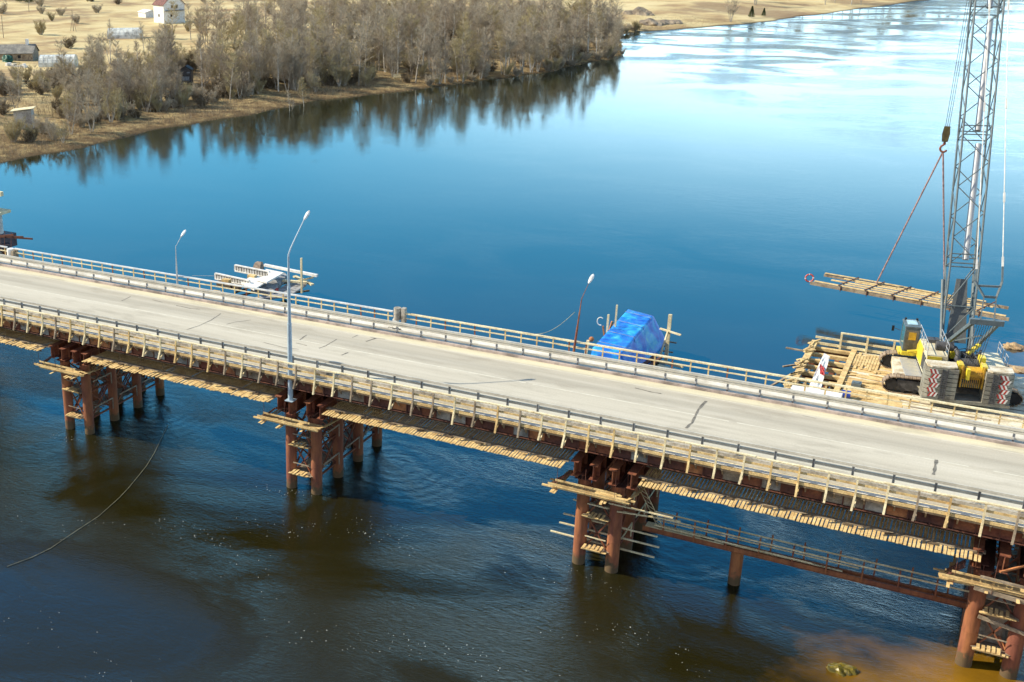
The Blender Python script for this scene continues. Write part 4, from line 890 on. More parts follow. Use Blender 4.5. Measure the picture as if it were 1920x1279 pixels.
# counterweights: stacked slabs with strap and chevrons
def weight(x0, x1, sgn, name):
    y0, y1 = -6.0, -4.4; nsl = 7; h = .37; z0 = .92
    bm = MB()
    for k in range(nsl):
        zz = z0 + k * h; bm.prism([Vector((x0, y1, zz)), Vector((x0, y0 + (.35 if sgn < 0 else 0), zz)), Vector((x0 + (.35 if sgn < 0 else 0), y0, zz)), Vector((x1 - (.35 if sgn > 0 else 0), y0, zz)), Vector((x1, y0 + (.35 if sgn > 0 else 0), zz)), Vector((x1, y1, zz))], (0, 0, 0), (0, 0, h - .055), TU)
    o = bm.build(name, M_CWT, cr)
    bm = MB(); bm.prism([Vector((x0 + .05, y1 - .02, z0 + nsl * h)), Vector((x0 + .1, y0 + .3, z0 + nsl * h)), Vector((x0 + .4, y0 + .1, z0 + nsl * h)), Vector((x1 - .4, y0 + .1, z0 + nsl * h)), Vector((x1 - .1, y0 + .3, z0 + nsl * h)), Vector((x1 - .05, y1 - .02, z0 + nsl * h))], (0, 0, 0), (0, 0, .14), TU); bm.build('top_plate', pmat('dusty_white_paint', (.7, .68, .58), .7), o)
    xs_ = x0 + (1.15 if sgn < 0 else .45)
    bm = MB()
    for dx in (0, .36): bm.box(xs_ + dx, xs_ + dx + .10, y0 - .06, y0 - .004, z0 - .05, z0 + nsl * h - .03, TU)
    for k in range(14): bm.box(xs_ + .1, xs_ + .36, y0 - .055, y0 - .01, z0 + k * .18, z0 + .08 + k * .18, TU)
    bm.build('lifting_strap', M_STEELD, o)
    bm = MB()
    xe = x0 + .38 if sgn < 0 else x1 - .95
    for k in range(6):
        zz = z0 + .12 + k * .40; up_ = (k % 2 == 0)
        for c_ in range(4):
            bm.cur = c_ % 2; xx = xe + c_ * .145; s_ = .22 if up_ else -.22
            pts = [Vector((xx, y0 - .012, zz + (.0 if up_ else .22))), Vector((xx + .14, y0 - .012, zz + (.0 if up_ else .22))), Vector((xx + .14 + (.0), y0 - .012, zz + .36 + (0 if up_ else .0))), Vector((xx, y0 - .012, zz + .36))]
            sh = .16 if up_ else -.16
            pts = [Vector((xx, y0 - .012, zz)), Vector((xx + .14, y0 - .012, zz)), Vector((xx + .14 + sh, y0 - .012, zz + .36)), Vector((xx + sh, y0 - .012, zz + .36))]
            bm.prism(pts, (0, 0, 0), (0, .008, 0), TU)
    bm.build('warning_chevrons', [M_RED, M_WHITE], o)
weight(-3.35, -1.0, -1, 'counterweight'); weight(.95, 2.95, 1, 'counterweight')
bm = MB(); bm.box(-3.35, 2.95, -6.0, -4.2, .66, .90, TU); bm.build('counterweight_tray', M_CWT, cr)
# winches between weights
bm = MB(); bm.tube([U(-.6, -4.9, 3.0), U(.75, -4.9, 3.0)], .55, 20)
for x in (-.75, .8): bm.box(x, x + .12, -5.5, -3.9, 1.9, 3.7, TU)
for k in range(9): bm.tube([U(-.5 + k * .14, -5.52, 1.95), U(-.5 + k * .14, -5.4, 3.3)], .03, 5)
bm.build('winch', M_ORYEL, cr, smooth=True)
bm = MB()
for x in (-1.0, .7): bm.box(x, x + .4, -5.3, -4.3, 3.0, 3.75, TU)
bm.box(-.45, -.2, -5.9, -5.4, 2.7, 3.6, TU); bm.build('winch_guard', M_YEL, cr)
bm = MB()
for k in range(10): x = R(-1, 1.2); bm.tube([U(x, R(-3.6, .5), R(2.1, 2.6)), U(x + R(-.6, .6), R(-3, 1), R(2.4, 3.3)), U(x + R(-.6, .6), R(-3, 2), R(2.1, 3.0))], .07, 6)
bm.tube([U(-.8, -2.2, 2.8), U(.9, -2.2, 2.8)], .5, 18); bm.tube([U(-.8, .2, 2.7), U(.9, .2, 2.7)], .42, 18); bm.build('rope_drums', M_STEELD, cr, smooth=True)
bm = MB(); bm.box(-.9, -.5, -.9, .4, 2.75, 3.5, TU); bm.box(.95, 1.4, -2.6, -1.7, 3.0, 3.6, TU); bm.bar(U(.3, -1, 3.3), U(1.2, -.2, 4.0), .25); bm.build('gantry_fitting', M_YEL, cr)
bm = MB()
for (x0, y0, x1, y1, zz) in ((-3.0, -3.1, -3.0, 2.0, 3.6), (-1.5, -3.1, -1.5, 1.2, 3.6), (2.85, -3.1, 2.85, 1.0, 3.0)):
    for hh in (.5, 1.0): bm.tube([U(x0, y0, zz + hh), U(x1, y1, zz + hh)], .028, 6)
    for q_ in np.linspace(0, 1, 5): bm.tube([U(x0, y0 + (y1 - y0) * q_, zz), U(x0, y0 + (y1 - y0) * q_, zz + 1.0)], .028, 6)
bm.build('handrail', M_GALV, cr)
bm = MB()
for k in range(14):
    a_ = U(R(-1.4, 1.4), R(-4, 2.6), R(2.1, 2.7)); b_ = U(R(-1.4, 1.6), R(-4, 2.6), R(2.1, 2.9)); bm.tube([a_, a_.lerp(b_, .5) + Vector((0, 0, R(.1, .6))), b_], .04, 5)
for k in range(8): x = R(-1.2, 1.2); y = R(-3.8, 2); bm.box(x, x + R(.2, .5), y, y + R(.2, .6), 2.02, 2.3 + R(0, .5), TU)
bm.build('hoses_and_valves', M_BLACK, cr)
bm = MB()
for k in range(3): bm.box(-3.075, -3.062, -2.9 + k * .55, -2.5 + k * .55, 2.0, 3.3, TU)
for k in range(5): bm.box(-2.85, -1.7, -3.175, -3.162, 2.0 + k * .24, 2.12 + k * .24, TU)
bm.build('louvre', M_STEELD, cr)
bm = MB(); bm.box(-4.3, -3.0, -2.8, 1.6, 1.45, 1.52, TU); bm.build('side_walkway', M_GALV, cr)
# boom
foot = U(0, 2.9, 2.3)
tip = Vector((69.9, 50.6, 60.5))
bd = (tip - foot); BL = bd.length; bd.normalize(); bx = Vector((math.cos(HT), math.sin(HT), 0)); bx = (bx - bd * bx.dot(bd)).normalized(); by = bd.cross(bx).normalized()
if by.y > 0: by = -by
def B(s, x, y): return foot + bd * s + bx * x + by * y
HWX, HWY = 1.10, 1.05
bm = MB(); s0, s1 = 7.5, BL - 6
st = [(0.2, 1.05, .28), (s0 * .5, 1.12, .75), (s0, HWX, HWY)]
cor = [(-1, -1), (1, -1), (1, 1), (-1, 1)]
for (i, j) in cor:
    bm.tube([B(s, i * wx, j * wy) for s, wx, wy in st] + [B(s1, i * HWX, j * HWY), B(BL, i * .45, j * .35)], .085, 8)
bm.build('boom_chords', M_BLUEGREY, cr, smooth=True)
bm = MB(); s = s0; k = 0; stp = 2.25
while s < s1 - .1:
    for q in range(4):
        a, b_ = cor[q], cor[(q + 1) % 4]
        A_, B_ = (a, b_) if k % 2 == 0 else (b_, a)
        bm.tube([B(s, A_[0] * HWX, A_[1] * HWY), B(s + stp, B_[0] * HWX, B_[1] * HWY)], .045, 6, False)
    s += stp; k += 1
for s in (s0, s0 + .8, s0 + 11.4, s0 + 12.2, s0 + 22.8, s0 + 23.6, s0 + 34.2, s0 + 35):
    for q in range(4): a, b_ = cor[q], cor[(q + 1) % 4]; bm.tube([B(s, a[0] * HWX, a[1] * HWY), B(s, b_[0] * HWX, b_[1] * HWY)], .055, 6)
for s, s2 in ((.8, 3.75), (3.75, 7.5)):
    f1 = 1.05 + .02 * s; g0, g1 = (.36, .75) if s < 1 else (.75, 1.05)
    for i in (-1, 1):
        bm.tube([B(s, i * 1.08, -g0), B(s2, i * 1.1, g1)], .05, 6); bm.tube([B(s, i * 1.08, g0), B(s2, i * 1.1, -g1)], .05, 6)
    for j in (-1, 1):
        bm.tube([B(s, -1.08, j * g0), B(s2, 1.1, j * g1)], .05, 6); bm.tube([B(s2, -1.08, j * g1), B(s2, 1.1, j * g1)], .06, 6)
bm.build('boom_lacing', M_BLUEGREY, cr, smooth=True)
bm = MB()
bm.box(0, 0, 0, 0, 0, 0)
vs = [B(.6, -.8, .1), B(.6, .8, .1), B(6.2, .42, .35), B(6.2, -.42, .35), B(.6, -.8, .22), B(.6, .8, .22), B(6.2, .42, .47), B(6.2, -.42, .47)]
bm = MB(); bm.add(vs, [(0, 1, 2, 3), (4, 5, 6, 7), (0, 1, 5, 4), (1, 2, 6, 5), (2, 3, 7, 6), (3, 0, 4, 7)]); bm.build('boom_base_plate', pmat('dark_grey_plate', (.12, .13, .13), .6, .12, 1, second=(.09, .10, .10), coord='World'), cr)
bm = MB()
for x in (-.35, .35): bm.bar(B(1.5, x, -.25), B(4.6, x, -.35), .07)
for k in range(8): bm.bar(B(1.7 + k * .38, -.35, -.27), B(1.7 + k * .38, .35, -.27), .05)
bm.build('boom_ladder', M_GALVW, cr)
bm = MB()
for (a, b_) in ((7.9, 18.2), (19.4, 29.4), (30.4, 41.5), (42.5, BL - 7)): bm.tube([B(a, .12, .5), B(b_, .28, .5)], .26, 14)
bm.build('fly_jib_pipe', M_GALV, cr, smooth=True)
for x in (-1.25, 1.15):
    bm = MB(); bm.tube([U(x, 1.6, 2.6), B(6.2, x, -.85)], .13, 10); bm.build('boom_backstop', M_BLUEGREY, cr, smooth=True)
# mast (live gantry) leaning back over the counterweight
mt_ = Vector((76.05, 22.0, 17.9)); mx_ = Vector((math.cos(HT), math.sin(HT), 0)) * .82
bm = MB()
for i in (-1, 1): bm.bar(U(i * 1.2, 2.2, 2.6), mt_ + mx_ * i * 1.05, .22, .3)
bm.bar(mt_ - mx_ * 1.45, mt_ + mx_ * 1.45, .42, .42); bm.bar(U(-1.1, 1.6, 3.3), mt_.lerp(U(1.1, 2.2, 2.6), .45) + mx_ * .2, .12); bm.build('mast', M_BLUEGREY, cr)
bm = MB()
for k in range(8): x = -.75 + k * .2; bm.tube([mt_ + mx_ * x - Vector((0, 0, .2)), U(x * .8, -4.6, 3.4)], .022, 4)
bm.build('hoist_rope', M_ROPE, cr)
qa, qb = aty(1845, 556, 23.0), aty(1868, 558, 23.2); ra, rb = aty(1828, 527, 23.6), aty(1879, 529, 23.9); ta, tb = aty(1831, 505, 24.4), aty(1880, 500, 24.6)
bm = MB()
bm.bar(mt_ - mx_ * .55 + Vector((0, 0, .2)), qa, .09, .12); bm.bar(mt_ + mx_ * .6 + Vector((0, 0, .2)), qb, .09, .12)
for q1, r1, t1 in ((qa, ra, ta), (qb, rb, tb)): bm.bar(q1, r1.lerp(q1, .35), .14); bm.bar(r1.lerp(q1, .35), r1, .15); bm.bar(r1, t1, .13)
bm.bar(ra.lerp(qa, .3), rb.lerp(qb, .3), .16); bm.bar(qa, qb, .09, .2); bm.build('pendant_spreader', M_BLUEGREY, cr)
bm = MB()
for i, a in ((-1, ta), (1, tb)):
    e = B(BL - .5, i * .5, -.6); bm.tube([a, e], .04, 6)
    for s in (.0, .12, .3, .5): p = a.lerp(e, s); bm.bar(p, a.lerp(e, s + .018), .13)
bm.build('boom_pendant', M_GALVW, cr)
# hook block and rope
HK = Vector((tip.x, tip.y, 27.0))
hb = Vector((tip.x, tip.y, 28.0))
bm = MB()
for dx in (-.16, 0, .16): bm.tube([hb + Vector((dx, 0, 0)), tip + Vector((dx * 1.5, 0, -.3))], .028, 5)
bm.build('load_rope', M_ROPE, cr)
bm = MB(); bm.prism([hb + Vector(q) for q in ((-.26, -.2, -.75), (.26, -.2, -.75), (.34, -.2, .0), (.26, -.2, .75), (-.26, -.2, .75), (-.34, -.2, 0))], (0, 0, 0), (0, .4, 0)); hk_ = bm.build('hook_block', pmat('dark_hook_block', (.11, .085, .03), .5, .2, 3), cr)
bm = MB(); bm.tube([hb + Vector((0, 0, -.7)), hb + Vector((0, 0, -1.1))], .12, 8); bm.tube([hb + Vector((.30 * math.cos(a), 0, -1.45 + .34 * math.sin(a))) for a in np.linspace(1.7, 5.9, 12)], .10, 8); bm.build('hook', M_RUST, hk_)
# sling + load
load = at(1700, 556, 11.0)
LD = (at(1893, 598, 11.0) - at(1515, 525, 11.0)); e0 = at(1517, 527, 11.0); e1 = at(1893, 596, 11.0)
lx = (e1 - e0).normalized(); ly = Vector((-lx.y, lx.x, 0))
def LP(s, t_, z=0): return e0 + lx * s + ly * t_ + Vector((0, 0, z))
LL = (e1 - e0).length
ls = thing('lifted_staging', 'long timber staging frame with steel straps hanging from the crane hook', 'staging', tuple(load))
bm = MB()
for k, (t_, a, b_) in enumerate(((0, .6, LL - .3), (.75, 3.2, LL - 2.6), (1.45, 1.8, LL - 2.5), (2.2, 4.0, LL - 2.0), (2.95, 2.6, LL - 4), (3.7, .3, LL - 3))):
    s = a
    while s < b_:
        L_ = min(R(4, 6.2), b_ - s + .01); j = R(-.06, .06); w = .34 if k in (0, 2) else R(.18, .34); bm.box(0, 0, 0, 0, 0, 0) if False else None
        p0 = LP(s, t_ + j, .1 + R(0, .05)); p1 = LP(s + L_ - .05, t_ + j + R(-.05, .05), .1 + R(0, .05)); bm.bar(p0, p1, w, .08); s += L_
bm.build('plank', M_NEWWOOD, ls)
bm = MB(); bm.bar(LP(.2, -.15, -.15), LP(LL, -.1, -.15), .12, .35); bm.bar(LP(.2, 3.8, -.15), LP(LL - 1, 3.8, -.15), .12, .3); bm.build('edge_beam', M_GREYWOOD, ls)
bm = MB()
for s in np.arange(3.4, LL - 1, 2.65): bm.bar(LP(s - .25, -.3, .2), LP(s + .35, 4.0, .24), .10, .07); bm.bar(LP(s, -.25, .2), LP(s, -.25, -.45), .08)
bm.build('strap', M_DARKRUST, ls)
hkp = hb + Vector((0, 0, -1.75))
sl_ = thing('lifting_sling', 'pinkish webbing slings running from the hook to the hanging staging', 'sling', tuple(hkp))
for s in (6.0, LL - 6.6):
    bm = MB(); bm.tube([hkp, LP(s, 2.6, .3)], .085, 6); bm.build('sling_leg', M_SLING, sl_)
# lifebuoy hanging at the end
bm = MB(); c_ = LP(-.1, .3, .25); ax = Vector((.3, -1, .25)).normalized(); u_ = ax.cross(Vector((0, 0, 1))).normalized(); w_ = ax.cross(u_)
for k in range(24):
    bm.cur = 1 if k % 6 < 1 else 0
    a0, a1 = 2 * math.pi * k / 24, 2 * math.pi * (k + 1) / 24; bm.tube([c_ + (u_ * math.cos(a0) + w_ * math.sin(a0)) * .4, c_ + (u_ * math.cos(a1) + w_ * math.sin(a1)) * .4], .085, 8, False)
tag(bm.build('lifebuoy', [pmat('buoy_red', (.75, .12, .09), .5, .05, 2), M_WHITE], smooth=True), 'red and white lifebuoy hung on the left end of the lifted staging', 'lifebuoy')

# ---- the work sites stand low over the river, on the line of the new bridge
def settle(names, datum, z_new, k):
    u_, v_ = _px(*datum); d1 = at(u_, v_, z_new); d0 = Vector(datum)
    for o_ in list(COL.objects):
        if o_.parent is None and o_.name.split('.')[0] in names: o_.location = d1 + (o_.location - d0) * k; o_.scale = (k,) * 3
def _px(x, y, z):
    q_ = (np.array([x, y, z]) - CP) @ RC; return PX - F * q_[0] / q_[2], PY + F * q_[1] / q_[2]
def kof(z0, z1): return (CP[2] - z1) / (CP[2] - z0)
settle({'work_platform', 'white_sheet', 'red_cloth', 'white_container', 'grey_toolbox', 'blue_drum', 'striped_barrier', 'timber_stack', 'crawler_crane', 'lifted_staging', 'lifting_sling', 'lifebuoy'}, (64, 20, 10.3), 3.2, kof(10.3, 3.2))
settle({'scaffold_pier', 'blue_tarpaulin', 'round_float', 'hose'}, (44, 35, 4.5), 1.2, kof(4.5, 1.2))
settle({'formwork_pier', 'rubble_bag', 'red_crate', 'stay_wire'}, (-3, 37, 5.6), 1.4, kof(5.6, 1.4))
settle({'column_pier'}, (-42, 32, 7.9), 3.5, kof(7.9, 3.5))

# ================================================================== FAR BANK
# ---- trees: one mesh set per variant, then linked copies
def bark(name, base, sec): return pmat(name, base, .9, .25, .6, second=sec, thr=(.45, .6), spec=.15)
M_BARK = bark('grey_alder_bark', (.44, .40, .33), (.28, .24, .19))
M_BIRCH = bark('pale_birch_bark', (.56, .54, .48), (.26, .24, .20))
M_TW1 = bark('grey_brown_twigs', (.47, .41, .31), (.35, .30, .22))
M_TW2 = bark('olive_willow_twigs', (.46, .39, .22), (.34, .28, .15))
M_TW3 = bark('dark_thicket_twigs', (.16, .125, .08), (.10, .08, .05))
M_TW4 = bark('reddish_birch_twigs', (.39, .325, .245), (.29, .235, .17))
M_NEEDLE = bark('pine_needles', (.045, .085, .025), (.025, .05, .02))
def rv(a): return Vector((R(-a, a), R(-a, a), R(-a, a)))
def tri_twig(v, f, p, d, L, w):
    s = d.cross(rv(1)).normalized() * w; b0 = len(v); v += [tuple(p - s), tuple(p + s), tuple(p + d * L)]; f.append((b0, b0 + 1, b0 + 2))
def tree_mesh(h, nst, spread, lean, tw, dens, upright, mt_, mb_, tags, low=.25):
    root = thing(*tags)
    tm = MB(); v = []; f = []
    for st_ in range(nst):
        a = R(0, 6.28); hh = h * (1 if st_ == 0 else R(.6, .95)); bs = Vector((math.cos(a) * .25 * (nst > 1), math.sin(a) * .25 * (nst > 1), -.4))
        dr = Vector((math.cos(a) * lean, math.sin(a) * lean, 1)).normalized(); pts = [bs]; n = 7
        for i in range(n): dr = (dr + rv(.05)).normalized(); pts.append(pts[-1] + dr * hh / n)
        r0 = .012 * hh + .03; rs = [r0 * (1 - .88 * i / n) for i in range(n + 1)]; tm.tube(pts, rs, 6, False)
        for b_ in range(int(dens * hh)):
            s = R(low, .98) ** .85; i = min(int(s * n), n - 1); p = pts[i].lerp(pts[i + 1], s * n - i); az = R(0, 6.28); L = hh * spread * (1.12 - s) ** .7 * R(.5, 1.15) + .35
            d = Vector((math.cos(az), math.sin(az), upright * R(.6, 1.3))).normalized(); q = p; seg = 4; r = max(.012, rs[i] * .32); bp = [q]
            for k in range(seg): d = (d + rv(.16) + Vector((0, 0, .10))).normalized(); q = q + d * L / seg; bp.append(q)
            tm.tube(bp, [r * (1 - .8 * k / seg) for k in range(seg + 1)], 3, False)
            for k in range(int(tw * L + 3)):
                u_ = R(.15, 1); j = min(int(u_ * seg), seg - 1); pp = bp[j].lerp(bp[j + 1], u_ * seg - j); dd = (d + rv(.75) + Vector((0, 0, .25))).normalized(); LL_ = R(.35, 1.0) * (.5 + h / 24)
                tri_twig(v, f, pp, dd, LL_, R(.012, .026))
                for w_ in range(3): e_ = pp + dd * LL_ * R(.3, .9); tri_twig(v, f, e_, (dd + rv(.6)).normalized(), LL_ * .55, .012)
    tm.build('trunk', mb_, root, smooth=False)
    cm = MB(); cm.add(v, f); me = bpy.data.meshes.new('crown'); me.from_pydata(v, [], f); me.materials.append(mt_); o = bpy.data.objects.new('crown', me); COL.objects.link(o); o.parent = root
    return root
T = {}
def proto(key, *a): T[key] = tree_mesh(*a); T[key].location = (0, 0, -500); return T[key]
G_A = ('bare_tree', 'bare grey-brown tree standing in the belt along the far riverbank', 'tree', (0, 0, 0), 'bare trees of the riverbank belt')
G_B = ('birch_tree', 'slender white-trunked birch rising among the grey riverbank trees', 'birch', (0, 0, 0), 'birches of the riverbank belt')
G_C = ('willow_thicket', 'many-stemmed leafless willow clump at the foot of the riverbank trees', 'bush', (0, 0, 0), 'willow clumps on the riverbank')
G_D = ('dark_bush', 'dark tangled bush in the hollow behind the riverbank', 'bush', (0, 0, 0), 'dark bushes behind the riverbank')
G_E = ('alder_clump', 'grey alder of several leaning stems in the riverbank belt', 'alder', (0, 0, 0), 'many-stemmed alders of the riverbank belt')
protos = {
    'a1': tree_mesh(17, 1, .27, .05, 12, 3.6, .45, M_TW1, M_BARK, G_A), 'a3': tree_mesh(17, 2, .24, .12, 12, 2.6, .5, M_TW4, M_BARK, G_A), 'a5': tree_mesh(16, 1, .30, .12, 12, 3.6, .35, M_TW2, M_BARK, G_A),
    'a2': tree_mesh(14, 4, .27, .22, 12, 2.2, .5, M_TW1, M_BARK, G_E), 'a4': tree_mesh(11, 6, .28, .34, 12, 2.2, .5, M_TW2, M_BARK, G_E), 'a6': tree_mesh(15, 3, .26, .2, 12, 2.5, .5, M_TW4, M_BARK, G_E),
    'b1': tree_mesh(18, 1, .19, .06, 12, 3.4, .7, M_TW4, M_BIRCH, G_B, .35), 'b2': tree_mesh(16, 2, .19, .16, 12, 3.0, .7, M_TW1, M_BIRCH, G_B, .35),
    'c1': tree_mesh(5.5, 14, .25, .45, 15, 3.6, 1.2, M_TW2, M_BARK, G_C, .05), 'c2': tree_mesh(4.2, 14, .30, .6, 16, 4.2, .9, M_TW1, M_BARK, G_C, .05),
    'd1': tree_mesh(4.0, 12, .42, .6, 13, 4.2, .5, M_TW3, M_BARK, G_D, .03), 'd2': tree_mesh(5.5, 10, .36, .5, 12, 3.6, .6, M_TW1, M_BARK, G_D, .03)}
used = set()
def place(key, x, y, sc, label=None, group=None):
    z = hill(x, y); p = protos[key]; rz = R(0, 6.28)
    if key in used: return dup(p, (x, y, z), rz, sc, label, group)
    used.add(key); p.location = (x, y, z); p.rotation_euler = (0, 0, rz); p.scale = (sc,) * 3
    if label: p['label'] = label
    if group: p['group'] = group
    return p
HOLES = [(at(115, 125, 4), 15), (at(235, 75, 4), 14), (at(52, 225, 2.5), 11), (at(352, 150, 3), 8), (at(318, 40, 4), 16), (at(40, 110, 4), 20), (at(30, 60, 4), 40), (at(140, 70, 4), 30)]
def px(x, y, z):
    q_ = (np.array([x, y, z]) - CP) @ RC; return PX - F * q_[0] / q_[2], PY + F * q_[1] / q_[2]
OPEN = [(283, 350, 0, 46), (258, 285, 18, 40), (205, 266, 46, 76), (74, 146, 96, 128), (0, 70, 74, 126), (336, 366, 126, 160), (18, 80, 192, 242)]
def free(x, y, h=0):
    for c_, r_ in HOLES:
        if Vector((x - c_.x, y - c_.y, 0)).length < r_: return False
    if h:      # the houses, sheds and greenhouses stand in clearings open towards the river
        z = hill(x, y); u0, v0 = px(x, y, z); u1, v1 = px(x, y, z + h)
        for (a, b_, c_, d_) in OPEN:
            if a - 8 < u0 < b_ + 8 and v1 < d_ - 8 and v0 > c_: return random.random() < .12
        if u0 < 300 and v1 < 40 + u0 * .05: return random.random() < .15
    return True
def tmin(y):      # width of the open grassy strip along the water
    return float(np.interp(y, [100, 150, 200, 240, 258, 480], [7, 14, 19, 17, 2, 2]))
def scatter(n, keys, y0, y1, depth, s0, s1):
    c = tries = 0
    while c < n and tries < 20000:
        tries += 1; y = R(y0, y1); m_ = tmin(y); t_ = m_ + (depth - m_) * random.random() ** 1.25; x = shx(y) - t_
        dn = float(np.interp(y, [100, 150, 190, 230, 260, 395, 430, 470], [.12, .45, .75, .9, 1, 1, .6, .35]))
        if t_ > 110 and y < 235: dn = 0
        if random.random() > dn or (math.sin(x * .09 + 2 * math.sin(y * .05)) + math.sin(y * .085 + x * .03) < -.75 and keys[0][0] in 'ab'): continue
        sc = R(s0, s1) * float(np.interp(y, [100, 190, 260], [.66, .80, .95])) * float(np.interp(t_, [0, 8, 30], [.85, 1.05, 1.05])); k0 = keys[0]
        if not free(x, y, sc * {'a': 15, 'b': 16, 'c': 4, 'd': 4}[k0[0]]): continue
        place(random.choice(keys), x, y, sc); c += 1
scatter(240, ['a1', 'a3', 'a5', 'a1'], 140, 470, 175, .8, 1.15)
scatter(200, ['a2', 'a4', 'a6'], 115, 470, 150, .75, 1.15)
scatter(90, ['b1', 'b2'], 195, 440, 120, .8, 1.08)
scatter(120, ['c1', 'c2'], 100, 470, 110, .6, 1.25)
scatter(170, ['d1', 'd2'], 110, 450, 110, .7, 1.3)
scatter(50, ['a2', 'a4', 'a6', 'a4'], 140, 255, 100, .85, 1.2); scatter(90, ['c1', 'c2'], 112, 245, 95, .8, 1.5); scatter(110, ['d1', 'd2'], 112, 245, 95, .8, 1.4)
for k in range(46):
    y = R(245, 460); x = shx(y) - R(.8, 3.5); place(random.choice(['c1', 'c2']), x, y, R(.5, 1.0))
for (u, v, k, sc, lab) in ((172, 243, 'a2', .8, 'forked bare tree on the near slope just right of the plank shed'), (118, 262, 'a4', .5, 'low bare tree leaning at the water edge right of the plank shed'), (570, 190, 'a5', .55, 'crooked bare tree alone at the water edge on the grassy point'),
                           (592, 170, 'a4', .6, 'small grey spreading tree just right of the crooked one on the point'), (305, 200, 'b1', .75, 'straight pale birch at the front of the grassy clearing'), (285, 202, 'b2', .65, 'thinner birch just left of the straight pale one in the clearing'),
                           (20, 250, 'a4', .5, 'olive bare sapling left of the plank shed'), (185, 210, 'a1', .62, 'slender bare tree behind the forked tree near the shed'), (25, 262, 'c1', 1.2, 'olive willow clump in front of the plank shed'),
                           (545, 198, 'b2', .4, 'young pale tree near the crooked tree on the point'), (1370, 38, 'a2', .9, 'reddish bare clump on the far bend left of the young pines')):
    q = at(u, v, 1.5); place(k, q.x, q.y, sc, lab, 'single trees on the bank')
for k in range(70):
    x, y = R(-520, -200), R(250, 620)
    if shx(y) - x < 130 or px(x, y, 5)[1] > 90: continue
    place(random.choice(['d1', 'd2', 'c1', 'c2']), x, y, R(.8, 1.6), 'low bush standing alone in the pale meadow behind the belt', 'scattered meadow bushes')
# far bend, and beyond the frame (for reflections)
for k in range(46):
    y = R(570, 900); x = shx(y) - R(8, 60)
    if y < 620 and random.random() < .7: continue
    place(random.choice(['a1', 'a3', 'a5', 'b1']), x, y, R(.9, 1.4), 'bare tree on the far river bend', 'trees of the far river bend')
# young pines
def pine(h):
    root = thing('young_pine', 'small green pine', 'pine', (0, 0, 0)); MB().tube([(0, 0, -.3), (0, 0, h)], [.12, .02], 6).build('trunk', M_BARK, root); v = []; f = []
    for k in range(2600):
        s = R(.08, 1); az = R(0, 6.28); r_ = (1 - s) * h * .32 * R(.1, 1); p = Vector((math.cos(az) * r_, math.sin(az) * r_, s * h + r_ * .15)); tri_twig(v, f, p, Vector((math.cos(az), math.sin(az), R(-.1, .6))).normalized(), R(.25, .5), .06)
    me = bpy.data.meshes.new('crown'); me.from_pydata(v, [], f); me.materials.append(M_NEEDLE); o = bpy.data.objects.new('crown', me); COL.objects.link(o); o.parent = root; return root
pn = pine(5.5); q = at(1409, 30, 2); pn.location = (q.x, q.y, hill(q.x, q.y)); pn['label'] = 'taller young green pine on the far riverbank bend'; pn['group'] = 'young pines'
q = at(1432, 27, 2); dup(pn, (q.x, q.y, hill(q.x, q.y)), 1, .72, 'smaller young green pine right of the taller one', 'young pines')
# ---- dry grass, reeds and fallen twigs (uncountable)
v = []; f = []; 
for k in range(52000):
    y = R(95, 520); t_ = abs(random.gauss(0, 1)) * 26 + .3; x = shx(y) - t_; z = hill(x, y); L = R(.15, .55)
    tri_twig(v, f, Vector((x, y, z - .03)), Vector((R(-.6, .6), R(-.6, .6), 1)).normalized(), L, .05)
me = bpy.data.meshes.new('dry_grass'); me.from_pydata(v, [], f); me.materials.append(pmat('straw', (.46, .37, .20), .95, .2, .15, second=(.24, .17, .09), coord='World')); o = bpy.data.objects.new('dry_grass', me); COL.objects.link(o); o['kind'] = 'stuff'
v = []; f = []
for k in range(90000):
    y = R(95, 470); t_ = R(3, 120) if y > 240 else R(2, 110)
    x = shx(y) - t_
    if random.random() > .5 + .5 * math.sin(x * .13 + y * .09) or not free(x, y): continue
    z = hill(x, y); tri_twig(v, f, Vector((x, y, z - .1)), Vector((R(-.5, .5), R(-.5, .5), 1)).normalized(), R(.8, 2.6), R(.02, .05))
me = bpy.data.meshes.new('undergrowth'); me.from_pydata(v, [], f); me.materials.append(pmat('undergrowth_stems', (.33, .25, .16), .95, .2, .08, second=(.15, .115, .075), coord='World')); o = bpy.data.objects.new('undergrowth', me); COL.objects.link(o); o['kind'] = 'stuff'
# eroded dark bluff on the bend
q = at(1200, 28, 3)
for k, (u, v_, sx, sy, sz, lab) in enumerate(((1196, 32, 9, 7, 4.5, 'dark eroded earth bluff at the end of the tree belt'), (1222, 44, 7, 6, 2.6, 'lower grey earth bank right of the dark bluff'), (1252, 42, 6, 5, 2.0, 'small dark hummock on the river bend'))):
    q = at(u, v_, 1.5); o = rock((q.x, q.y, .6), sx, sy, sz, 'earth_bluff', pmat('eroded_earth', (.17, .14, .11), .95, .3, .25, second=(.30, .25, .18)), 20 + k); tag(o, lab, 'earth bank')

